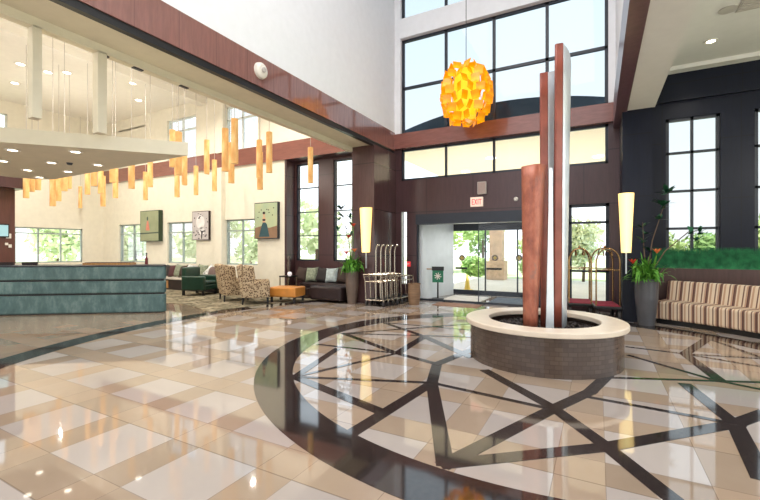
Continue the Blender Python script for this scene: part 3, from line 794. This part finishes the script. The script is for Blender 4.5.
mb = MB().box(1.02, 4.6, 10.24, 10.44, 1.04, 1.34)
for _ in range(5200):
    x = random.uniform(1.0, 4.4); y = random.choice((10.235, random.uniform(10.24, 10.44))); z0 = random.uniform(1.06, 1.25) if y < 10.24 else 1.25
    h_ = random.uniform(.14, .24) if y > 10.24 else random.uniform(.12, .2); dx, dy = random.gauss(0,.03), random.gauss(-.01,.015); w = .007
    mb.poly([(x-w,y,z0), (x+w,y,z0), (x+dx,y+dy,z0+h_)])
o = mb.build('hedge_grass', M['grass']); tag(o, 'strip of dense green grass planted along the half wall behind the striped bench', 'grass', kind='stuff')

# ------------------------------------------------------------------ POTTED PLANTS
def blade(mb, base, ang, length, rise, w, bend=.5, n=6):
    if length > .1 and math.sin(ang) > .3: length *= .42
    pts = []
    for i in range(n+1):
        f = i/n; r = length*(f if True else 0)*(1-.15*f); z = rise*(f-bend*f*f)
        pts.append((Vector((base[0]+math.cos(ang)*r, base[1]+math.sin(ang)*r, base[2]+z)), w*math.sin(PI*min(.97, .12+.85*f))))
    sd_ = Vector((-math.sin(ang), math.cos(ang), 0))
    L = [mb.bm.verts.new(p-sd_*q) for p, q in pts]; Rr = [mb.bm.verts.new(p+sd_*q) for p, q in pts]
    for i in range(n): mb.bm.faces.new((L[i], Rr[i], Rr[i+1], L[i+1]))
def flower(t, base, tip, mat):
    mb = MB(); d = (Vector(tip)-Vector(base))
    for k in range(7):
        a = 2*PI*k/7; blade(mb, tip, a, .09, .11, .022, .2, 4)
    f = mb.build('flower', M[mat], t); MB().tube([base, Vector(base)+d*.5+Vector((.01,0,.02)), tip], .006, 5).build('flower_stem', M['leaf'], f)
def branch(t, pts, leaves, mat, size):
    MB().tube(pts, [.014]+[.009]*(len(pts)-2)+[.004], 6).build('branch', M['bark'], t)
    mb = MB()
    for c, n in leaves:
        for _ in range(n): blade(mb, c, random.random()*2*PI, random.uniform(.6, 1)*size, random.uniform(-.4, .9)*size, size*.15, .4, 4)
    mb.build('branch_leaves', M[mat], t)
t = thing('potted_plant', 'taupe pot with lush leaves, red flowers and tall bamboo sprays beside the alcove sofa', 'potted plant', (-5.68, 8.98, 0))
MB().lathe([(0,0), (.115,0), (.165,.5), (.17,.86), (.15,.86), (.145,.8), (0,.8)], 24).build('pot', M['pot_taupe'], t, smooth=False)
mb = MB()
for _ in range(150): blade(mb, (random.gauss(0,.07), random.gauss(0,.07), .82), random.random()*2*PI, random.uniform(.16,.46), random.uniform(-.1,.95), random.uniform(.025,.05), random.uniform(.4,1.1))
mb.build('foliage', M['leaf'], t)
for b, tip, m in (((0,0,.85),(-.12,-.08,1.3),'red'),((0,0,.85),(.14,-.1,1.36),'orange'),((0,0,.85),(-.10,0,1.72),'red'),((0,0,.85),(.06,-.02,2.02),'red')): flower(t, b, tip, m)
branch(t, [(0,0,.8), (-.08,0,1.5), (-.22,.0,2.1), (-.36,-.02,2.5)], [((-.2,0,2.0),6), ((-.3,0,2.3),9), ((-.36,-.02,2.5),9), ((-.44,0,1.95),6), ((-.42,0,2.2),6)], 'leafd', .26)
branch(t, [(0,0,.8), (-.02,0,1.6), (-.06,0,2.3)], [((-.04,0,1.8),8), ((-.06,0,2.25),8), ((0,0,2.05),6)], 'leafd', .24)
t = thing('potted_plant', 'tall slate pot with leafy greens and orange flowers beside the striped bench', 'potted plant', (.80, 9.12, 0))
MB().lathe([(0,0), (.135,0), (.19,.5), (.20,.88), (.175,.88), (.17,.82), (0,.82)], 28).build('pot', M['pot_grey'], t, smooth=False)
mb = MB()
for _ in range(200): blade(mb, (random.gauss(0,.08), random.gauss(0,.08), .84), random.random()*2*PI, random.uniform(.15,.46), random.uniform(-.05,.95), random.uniform(.018,.034), random.uniform(.4,1.1))
mb.build('foliage', M['leaf'], t)
for b, tip, m in (((0,0,.85),(-.22,-.05,1.16),'red'),((0,0,.85),(.16,-.08,1.36),'orange')): flower(t, b, tip, m)
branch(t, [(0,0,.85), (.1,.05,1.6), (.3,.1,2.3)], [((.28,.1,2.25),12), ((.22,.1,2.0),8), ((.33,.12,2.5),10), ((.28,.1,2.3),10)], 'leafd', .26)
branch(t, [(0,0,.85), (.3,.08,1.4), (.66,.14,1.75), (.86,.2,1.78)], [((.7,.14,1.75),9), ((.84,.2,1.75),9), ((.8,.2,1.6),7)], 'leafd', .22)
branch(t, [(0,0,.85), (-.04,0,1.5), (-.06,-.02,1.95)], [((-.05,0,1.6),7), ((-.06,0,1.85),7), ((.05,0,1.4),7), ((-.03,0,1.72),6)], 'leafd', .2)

# ------------------------------------------------------------------ RECEPTION DESK
dd = Vector((math.cos(R(36)), math.sin(R(36)), 0))
t = thing('reception_desk', 'long reception desk wrapped in teal leather in three padded tiers', 'desk', (-8.62, 5.74, 0), R(36))
def dpts(off, L=3.9, dep=.85, rad=.07):
    pts = [(-L, -off), (-rad, -off)]
    for i in range(1, 9):
        a = -PI/2+PI/2*i/8; pts.append((-rad+(rad+off)*math.cos(a), rad+(rad+off)*math.sin(a)))
    pts += [(off-.41*(dep-rad), dep), (-L, dep)]
    return pts
for z0, z1 in ((.02, .415), (.455, .72), (.76, 1.045)):
    MB().prism(dpts(.0), z0, z1).build('leather_tier', M['teal'], t, bevel=.02, seg=3)
MB().prism(dpts(-.05), 0, 1.045).build('dark_core', M['black'], t)
MB().prism(dpts(.005), 1.045, 1.07).build('countertop', M['frame'], t, bevel=.004)
def on_desk(px, back):
    d = ray(px, 264); P0 = Vector((-8.62, 5.74)); n = Vector((-dd.y, dd.x))
    q = P0+n*back; D = Vector((d.x, d.y)); e = Vector((dd.x, dd.y))
    k = (q.x*e.y-q.y*e.x)/(D.x*e.y-D.y*e.x); return (D.x*k, D.y*k, 1.07)
mb = MB().box(-.5, .5, -.16, .16, 0, .05); mb.mi = 1; mb.box(-.47, .47, -.13, .13, .05, .06)
o = mb.build('serving_tray', [M['traywood'], M['darkbrown']], loc=on_desk(110, .42), rotz=R(36)); tag(o, 'flat wooden tray lying on the teal reception desk', 'tray')
t = thing('bottle', 'slim dark red bottle standing at the right end of the reception desk', 'bottle', on_desk(146.5, .6))
MB().lathe([(0,0), (.035,0), (.035,.13), (.014,.17), (.012,.24), (0,.24)], 16).build('bottle_body', pm('dark_red_glass', (110, 30, 34), .15), t, smooth=False)
MB().lathe([(0,.235), (.016,.235), (.016,.275), (0,.275)], 12).build('cap', M['black'], t)
for i, (px, lb) in enumerate(((6, 'left'), (30, 'right'))):
    t = thing('desk_monitor', 'low dark screen top showing above the reception desk, %s one' % lb, 'monitor', on_desk(px, .45), R(36))
    MB().box(-.12, .12, -.06, .06, 0, .012).build('stand', M['black'], t); MB().box(-.16, .16, -.012, .012, .012, .07).build('panel', M['darkbrown'], t)
# things on the reception pier
t = thing('wall_screen', 'small wall screen with a pale blue display on the wood wall behind reception', 'screen', (-13.1, wy(2, 231, 1).y, 0)); 
d = ray(2.5, 231); k = -13.1/d.x; t.location = (-13.1, d.y*k, H+d.z*k)
MB().box(0, .03, -.12, .12, -.16, .18).build('bezel', M['black'], t); MB().box(.03, .035, -.1, .1, -.13, .15).build('display', emit('screen_blue', (150, 190, 200), .4), t)
for px, py, w, h_, lb in ((8.5, 236, .05, .06, 'upper'), (6.5, 244, .03, .03, 'middle'), (10, 246, .03, .04, 'lower right')):
    d = ray(px, py); k = -13.1/d.x
    o = MB().box(0, .015, -w, w, -h_, h_).build('wall_notice', M['whitepl'], loc=(-13.1, d.y*k, H+d.z*k)); tag(o, 'small white card on the wood wall behind reception, %s of three' % lb, 'notice', 'cards on the reception wall')

# ------------------------------------------------------------------ ART
def art(x0, x1, z0, z1, th, label, fn, side):
    t = thing('painting', label, 'painting', ((x0+x1)/2, YL, (z0+z1)/2))
    w, h_ = (x1-x0)/2, (z1-z0)/2
    MB().box(-w, w, -th, -.002, -h_, h_).build('stretcher', side, t)
    mb = MB(); mats = fn(mb, w*.96, h_*.96, -th-.003); mb.build('canvas', mats, t)
def flat(mb, pts, y): mb.poly([(x, y, z) for x, z in pts])
def ell(cx, cz, a, b, n=18): return [(cx+a*math.cos(2*PI*i/n), cz+b*math.sin(2*PI*i/n)) for i in range(n)]
def grad(name, a, b, s=3):
    t = NT(name); t.base(t.mix(t.noise(s, 4), lin(a), lin(b))); t.p(.7); return t.m
def art_a(mb, w, h, y):
    mats = [grad('art_aqua', (150, 178, 156), (196, 196, 150)), pm('art_skin', (214, 170, 140), .8), pm('art_teal', (52, 84, 92), .8), pm('art_dark', (50, 36, 44), .8), pm('art_rust', (140, 110, 86), .8)]
    mb.mi = 0; flat(mb, [(-w,-h),(w,-h),(w,h),(-w,h)], y)
    mb.mi = 4; flat(mb, [(-w,-h),(w,-h),(w,-h*.3),(.3*w,-h*.42),(-.4*w,-h*.3),(-w,-h*.4)], y-.001)
    mb.mi = 2; flat(mb, [(-.62*w,-.92*h),(.34*w,-.92*h),(.1*w,-.2*h),(-.06*w,-.08*h),(-.26*w,-.08*h),(-.38*w,-.3*h)], y-.002)
    mb.mi = 1; flat(mb, [(-.28*w,-.1*h),(-.04*w,-.1*h),(.0,.12*h),(-.1*w,.22*h),(-.22*w,.22*h),(-.32*w,.12*h)], y-.003); flat(mb, ell(-.16*w,.34*h,.09*w,.12*h), y-.003)
    mb.mi = 3; flat(mb, [(-.28*w,-.02*h),(-.04*w,-.02*h),(-.02*w,.1*h),(-.3*w,.1*h)], y-.004); flat(mb, ell(-.16*w,.44*h,.12*w,.08*h), y-.004)
    for q in ((-.6,.5),(-.4,.62),(.1,.64),(.3,.45),(.6,.3),(.7,.7),(-.7,.2),(.25,.6)): flat(mb, ell(q[0]*w,q[1]*h,.06*w,.03*h,8), y-.004)
    return mats
def art_b(mb, w, h, y):
    mats = [grad('art_pale', (206, 200, 198), (176, 168, 172), 6), pm('art_black', (44, 40, 46), .8), pm('art_white', (226, 222, 222), .8)]
    mb.mi = 0; flat(mb, [(-w,-h),(w,-h),(w,h),(-w,h)], y)
    mb.mi = 2; flat(mb, ell(.0,.25*h,.55*w,.5*h), y-.001); flat(mb, ell(.2*w,-.4*h,.35*w,.3*h), y-.001)
    mb.mi = 1
    random.seed(3)
    for _ in range(26):
        a = random.random()*2*PI; r = random.uniform(.55, 1.0)
        flat(mb, ell(max(-.9, min(.9, r*math.cos(a)))*w, max(-.92, min(.92, r*math.sin(a)))*h, random.uniform(.03,.12)*w, random.uniform(.02,.06)*h, 7), y-.002)
    flat(mb, [(.1*w,-.95*h),(.22*w,-.95*h),(.3*w,-.5*h),(.75*w,-.3*h),(.2*w,-.4*h),(-.1*w,-.25*h),(.12*w,-.5*h)], y-.003)
    return mats
def art_c(mb, w, h, y):
    mats = [grad('art_sage', (168, 172, 140), (128, 138, 108)), pm('art_pink', (206, 130, 112), .8), pm('art_slate', (70, 84, 76), .8)]
    mb.mi = 0; flat(mb, [(-w,-h),(w,-h),(w,h),(-w,h)], y)
    mb.mi = 2; flat(mb, [(-w,-.55*h),(w,-.5*h),(w,-.42*h),(-w,-.46*h)], y-.001); flat(mb, ell(-.2*w,.5*h,.08*w,.14*h), y-.002)
    mb.mi = 1; flat(mb, [(-.4*w,-.3*h),(.05*w,-.3*h),(-.1*w,.35*h),(-.26*w,.35*h)], y-.002)
    return mats
art(-9.70, -8.72, 1.75, 2.9, .10, 'square painting of a figure in a teal gown nearest the alcove', art_a, M['frame'])
art(-12.75, -11.88, 1.74, 2.76, .08, 'black and white floral painting in the middle of the lounge wall', art_b, M['darkbrown'])
art(-15.72, -14.55, 1.72, 2.9, .16, 'sage green painting with a small pink figure, leftmost on the lounge wall', art_c, pm('dark_green_edge', (50, 66, 44), .6))

# ------------------------------------------------------------------ LOUNGE FURNITURE
ar = [(CC.x+7.16*math.cos(R(a)), CC.y+7.16*math.sin(R(a))) for a in range(150, 177, 2)]
o = MB().prism(ar+[(-9.3, 6.75), (-16, 6.75), (-16, 9.05), (-9, 9.05)], 0, .012).build('area_rug', M['rug']); tag(o, 'mottled grey brown carpet covering the lounge floor', 'rug')
def cushion_mesh(w=.22, h=.22, d=.08):
    mb = MB(); n = 8; F_, B_ = {}, {}
    for i in range(n+1):
        for j in range(n+1):
            u, v = i/n*2-1, j/n*2-1
            q = (1-u**4)*(1-v**4); e = 1-.10*(1-abs(u)**2)*abs(v)**3
            e2 = 1-.10*(1-abs(v)**2)*abs(u)**3
            x, z = u*w*e2, v*h*e
            F_[i,j] = mb.bm.verts.new((x, -d*q**.5-.004, z+h)); B_[i,j] = mb.bm.verts.new((x, d*q**.5+.004, z+h))
    for i in range(n):
        for j in range(n):
            mb.bm.faces.new((F_[i,j], F_[i+1,j], F_[i+1,j+1], F_[i,j+1])); mb.bm.faces.new((B_[i,j], B_[i,j+1], B_[i+1,j+1], B_[i+1,j]))
    for i in range(n):
        mb.bm.faces.new((F_[i,0], B_[i,0], B_[i+1,0], F_[i+1,0])); mb.bm.faces.new((F_[i,n], F_[i+1,n], B_[i+1,n], B_[i,n]))
        mb.bm.faces.new((F_[0,i], F_[0,i+1], B_[0,i+1], B_[0,i])); mb.bm.faces.new((F_[n,i], B_[n,i], B_[n,i+1], F_[n,i+1]))
    return mb
CM = {'brown': pm('brown_cushion', (62, 46, 40), .8), 'sage': pm('sage_pattern_cushion', (134, 142, 122), .8, var=.35, scale=14), 'ice': pm('ice_blue_cushion', (176, 188, 190), .8, var=.25, scale=12),
      'dark': pm('charcoal_cushion', (44, 38, 38), .8), 'maroon': pm('maroon_cushion', (84, 48, 50), .8), 'mono': pm('monochrome_cushion', (206, 206, 206), .8, var=.8, scale=11), 'taupe': pm('taupe_cushion', (120, 100, 96), .8)}
def cushion(x, y, z, m, label, group, rz=0, tilt=-14, ry=0, s=1):
    o = cushion_mesh().build('cushion', CM[m], smooth=True); o.location = (x, y, z); o.rotation_euler = (R(tilt), R(ry), rz); o.scale = (s, s, s)
    tag(o, label, 'cushion', group)
# alcove sofa
t = thing('sofa', 'dark brown leather sofa filling the alcove under the tall windows', 'sofa', (0, 0, 0))
MB().box(-7.85, -5.95, 9.55, 9.97, .08, .30).box(-7.85, -7.25, 9.3, 9.56, .08, .30).build('base', M['darkbrown'], t, bevel=.02)
MB().box(-7.85, -5.95, 9.45, 9.97, .30, .45).build('seat', M['darkbrown'], t, bevel=.05, seg=3)
MB().box(-7.9, -5.95, 9.84, 9.985, .3, .86).build('backrest', M['darkbrown'], t, bevel=.04, seg=3)
o = MB().box(-.52, .52, -.32, .32, .06, .43).build('ottoman', M['darkbrown'], bevel=.06, seg=3); o.location = (-6.42, 9.1, 0); tag(o, 'large dark brown leather ottoman before the alcove sofa', 'ottoman')
for px, m, lb, ry in ((300, 'brown', 'brown cushion at the left end of the alcove sofa', 8), (311, 'sage', 'sage patterned cushion on the alcove sofa', -4), (320.5, 'dark', 'charcoal cushion in the middle of the alcove sofa', 10),
                  (331, 'ice', 'pale ice blue cushion on the alcove sofa', -4), (342, 'brown', 'brown cushion at the right end of the alcove sofa, behind the plant', 6)):
    cushion(wy(px, 270, 9.66).x, 9.66, .455, m, lb, 'alcove sofa cushions', 0, -16, ry, 1.0)
t = thing('side_table', 'small dark side table with silver legs left of the alcove sofa', 'table', (-8.12, 9.3, 0))
MB().box(-.19, .19, -.19, .19, .60, .64).build('table_top', M['black'], t)
for sx in (-.17, .17):
    for sy in (-.17, .17): MB().box(sx-.012, sx+.012, sy-.012, sy+.012, 0, .60).build('leg', M['chrome'], t)
t = thing('figurine', 'slender dark figurine standing on the side table by the alcove', 'figurine', (-8.10, 9.3, .64))
MB().lathe([(0,0), (.06,0), (.05,.03), (.025,.08), (.05,.22), (.06,.33), (.035,.42), (.03,.46), (.045,.52), (.03,.58), (0,.6)], 16).build('figure_body', pm('bronze_pewter', (96, 84, 76), .35, .3), t, smooth=True)
o = MB().lathe([(0,0), (.04,0), (.065,.05), (.06,.1), (.04,.12), (0,.12)], 14).build('candle_holder', emit('candle_glow', (244, 236, 236), .5), loc=(-7.98, 9.2, .64)); tag(o, 'small white glowing candle holder on the alcove side table', 'candle')
# wing chairs
def wing(loc, rz, label):
    t = thing('wingback_chair', label, 'armchair', loc, rz, 'patterned wingback chairs')
    Mx = Matrix.Translation((0, .30, .30)) @ Matrix.Rotation(R(-8), 4, 'X')
    MB().box(-.34, .34, -.07, .07, 0, .72, Mx).build('backrest', M['leopard'], t, bevel=.04, seg=3)
    MB().box(-.34, .34, -.34, .34, .17, .34).build('seat_base', M['leopard'], t, bevel=.03)
    MB().box(-.27, .27, -.37, .25, .34, .46).build('seat_cushion', CMX, t, bevel=.04, seg=3)
    for sx in (-1, 1):
        a, b = sorted((sx*.28, sx*.38))
        MB().box(a, b, -.36, .32, .17, .60).build('arm', M['leopard'], t, bevel=.04, seg=3)
        mb = MB(); P = [(.0, .62), (.05, .95), (.3, 1.0), (.32, .58)]
        va = [mb.bm.verts.new((a, y, z)) for y, z in P]; vb = [mb.bm.verts.new((b, y, z)) for y, z in P]
        mb.bm.faces.new(va); mb.bm.faces.new(vb[::-1])
        for i in range(4): mb.bm.faces.new((va[i], va[(i+1)%4], vb[(i+1)%4], vb[i]))
        mb.build('wing', M['leopard'], t, bevel=.03)
        for sy in (-.3, .3): MB().tube([(sx*.3, sy, .18), (sx*.31, sy*1.04, 0)], [.028, .018], 8).build('leg', M['black'], t)
CMX = pm('cream_seat_fabric', (216, 200, 174), .85, var=.08)
wing((-8.95, 8.0, .012), R(150), 'patterned wingback chair, left of the pair with backs to the lobby')
wing((-7.98, 7.85, .012), R(135), 'patterned wingback chair, right of the pair next to the orange ottoman')
o = thing('ottoman', 'orange leather ottoman right of the patterned wingback chairs', 'ottoman', (-7.45, 8.5, .012), R(12))
MB().box(-.40, .40, -.3, .3, .14, .40).build('seat_pad', M['ottoman'], o, bevel=.04, seg=3)
for sx in (-.34, .34):
    for sy in (-.24, .24): MB().box(sx-.025, sx+.025, sy-.025, sy+.025, 0, .14).build('leg', M['black'], o)
t = thing('armchair', 'dark green leather armchair facing right on the lounge carpet', 'armchair', (-10.95, 8.45, .012), R(108))
MB().box(-.36, .36, .22, .40, .16, .86).build('backrest', M['green_leather'], t, bevel=.05, seg=3)
MB().box(-.36, .36, -.38, .3, .16, .32).build('seat_base', M['green_leather'], t, bevel=.03)
MB().box(-.27, .27, -.38, .24, .32, .44).build('seat_cushion', M['green_leather'], t, bevel=.04, seg=3)
for sx in (-1, 1):
    a, b = sorted((sx*.27, sx*.42)); MB().box(a, b, -.40, .36, .16, .60).build('arm', M['green_leather'], t, bevel=.05, seg=3)
    for sy in (-.33, .33): MB().box(sx*.33-.03, sx*.33+.03, sy-.03, sy+.03, 0, .17).build('leg', M['black'], t)
t = thing('banquette', 'low dark built-in banquette under the lounge windows with pale seat top', 'bench', (0, 0, 0))
MB().box(-15.5, -9.9, 8.98, 9.43, .012, .36).build('base', M['darkbrown'], t)
MB().box(-15.52, -9.88, 8.94, 9.44, .36, .42).build('seat', pm('pale_seat_top', (206, 196, 186), .5), t, bevel=.015)
MB().box(-13.75, -13.3, 8.965, 8.98, .06, .32).build('front_panel', M['traywood'], t)
for px, m, lb, s, ry in ((168, 'dark', 'charcoal cushion first from the left on the window banquette', 1, 4), (172.5, 'maroon', 'maroon cushion second from the left on the window banquette', 1, -5), (178, 'sage', 'sage cushion third from the left on the window banquette', 1.05, 6),
     (183, 'brown', 'brown cushion fourth from the left on the window banquette', 1, -6), (190, 'mono', 'black and white cushion on the window banquette left of the green armchair', 1.05, 5), (200.5, 'sage', 'sage cushion behind the green armchair back', 1.1, 5),
     (206, 'mono', 'black and white cushion behind the green armchair', 1.1, 45), (212, 'taupe', 'taupe cushion on the banquette right of the green armchair back', 1, 0), (217, 'taupe', 'taupe cushion at the column end of the banquette', 1, 5)):
    cushion(wy(px, 270, 9.28).x, 9.26, .425, m, lb, 'window banquette cushions', 0, -14, ry, s)

# ------------------------------------------------------------------ CAMERA, LIGHT, WORLD
cam = bpy.data.cameras.new('camera'); co = bpy.data.objects.new('camera', cam); COL.objects.link(co)
co.location = (0, 0, H); co.rotation_euler = (R(90), 0, TH)
cam.sensor_width = 36; cam.lens = F/760*36; cam.shift_y = -1.6/760; cam.clip_start = .05; cam.clip_end = 300
bpy.context.scene.camera = co
def light(typ, name, loc, energy, col=(1,1,1), rot=(0,0,0), **kw):
    l = bpy.data.lights.new(name, typ); l.energy = energy; l.color = col
    for k, v in kw.items(): setattr(l, k, v)
    o = bpy.data.objects.new(name, l); COL.objects.link(o); o.location = loc; o.rotation_euler = rot; return o
light('SUN', 'sun', (-20, 20, 30), 7.0, (1, .96, .9), rot=Vector((.15, .40, -1.0)).to_track_quat('-Z', 'Y').to_euler(), angle=R(1))
light('AREA', 'atrium_fill', (-2.4, 2.0, 9.9), 480, (1, .97, .93), shape='RECTANGLE', size=4.5, size_y=8)  # unseen area fill, added to raise the atrium light level
for x, y in ((-15.5, 7.2), (-15.5, 4), (-11.5, 7.4), (-11.5, 3.2), (-8, 7.6), (-8, 4.8), (-8, 1)):
    light('SPOT', 'lounge_ceiling_spot', (x, y, 6.6), 285, (1, .95, .86), spot_size=R(150), spot_blend=.6, shadow_soft_size=.15)
for x, y in ((1.8, 9.2), (1.9, 6), (3.5, 7.5), (2.0, 3)):
    light('SPOT', 'low_ceiling_spot', (x, y, 5.1), 70, (1, .93, .84), spot_size=R(140), spot_blend=.6, shadow_soft_size=.1)
for x, y, z, e_ in ((-11, 5.5, 4.6, 80), (-15, 6.5, 4.4, 100), (-7.6, 7.4, 4.4, 35), (-9, 1.0, 4.6, 75), (-13.5, 1.0, 4.6, 75)):
    light('POINT', 'lounge_fill', (x, y, z), e_, (1, .94, .82), shadow_soft_size=.03)  # added unseen points that brighten the lounge ceiling, standing in for pendant glow
light('SPOT', 'vestibule_fill', (-2.9, 11.5, 2.38), 60, (1, .97, .92), spot_size=R(160), spot_blend=.6, shadow_soft_size=.05)  # unseen fill, added to lighten the grey vestibule walls
for x, y in ((-3.6, 14), (-1.2, 16.5)):
    light('SPOT', 'porch_soffit_fill', (x, y, .1), 330, (1, .93, .82), rot=(PI, 0, 0), spot_size=R(150), spot_blend=.6, shadow_soft_size=.05)  # upward fill added on the paving to brighten the canopy soffit, no fixture there
light('POINT', 'low_ceiling_fill', (3.2, 1.5, 3.2), 150, (1, .96, .92), shadow_soft_size=.03)  # unseen point, added to lighten the right ceiling and beam
light('POINT', 'low_ceiling_fill', (4.2, 6.0, 3.6), 60, (1, .96, .92), shadow_soft_size=.03)  # second added ceiling fill, also without a fixture
for x, y in ((-7.0, 3.2), (-8.7, 2.6), (-7.4, 2.2)):
    light('SPOT', 'canopy_spot', (x, y, 2.76), 35, (1, .9, .76), spot_size=R(140), spot_blend=.6, shadow_soft_size=.06)
W = bpy.data.worlds.new('sky'); bpy.context.scene.world = W; W.use_nodes = True
nt = W.node_tree; bg = nt.nodes['Background']
tc = nt.nodes.new('ShaderNodeTexCoord'); sx = nt.nodes.new('ShaderNodeSeparateXYZ'); nt.links.new(tc.outputs['Generated'], sx.inputs[0])
rp = nt.nodes.new('ShaderNodeValToRGB'); e = rp.color_ramp.elements
e[0].position = 0; e[0].color = (1.0, 1.0, 1.0, 1); e[1].position = .55; e[1].color = (.76, .90, 1.0, 1)
k = e.new(.2); k.color = (.90, .97, 1.0, 1)
nt.links.new(sx.outputs[2], rp.inputs[0]); nt.links.new(rp.outputs[0], bg.inputs[0]); bg.inputs[1].default_value = 2.1
sc = bpy.context.scene
sc.view_settings.view_transform = 'Standard'; sc.view_settings.look = 'None'; sc.view_settings.exposure = 0.0; sc.view_settings.gamma = 1.0
try:
    sc.cycles.use_denoising = True; sc.cycles.max_bounces = 8; sc.cycles.diffuse_bounces = 4; sc.cycles.glossy_bounces = 4; sc.cycles.transparent_max_bounces = 12; sc.cycles.sample_clamp_indirect = 6
except Exception: pass
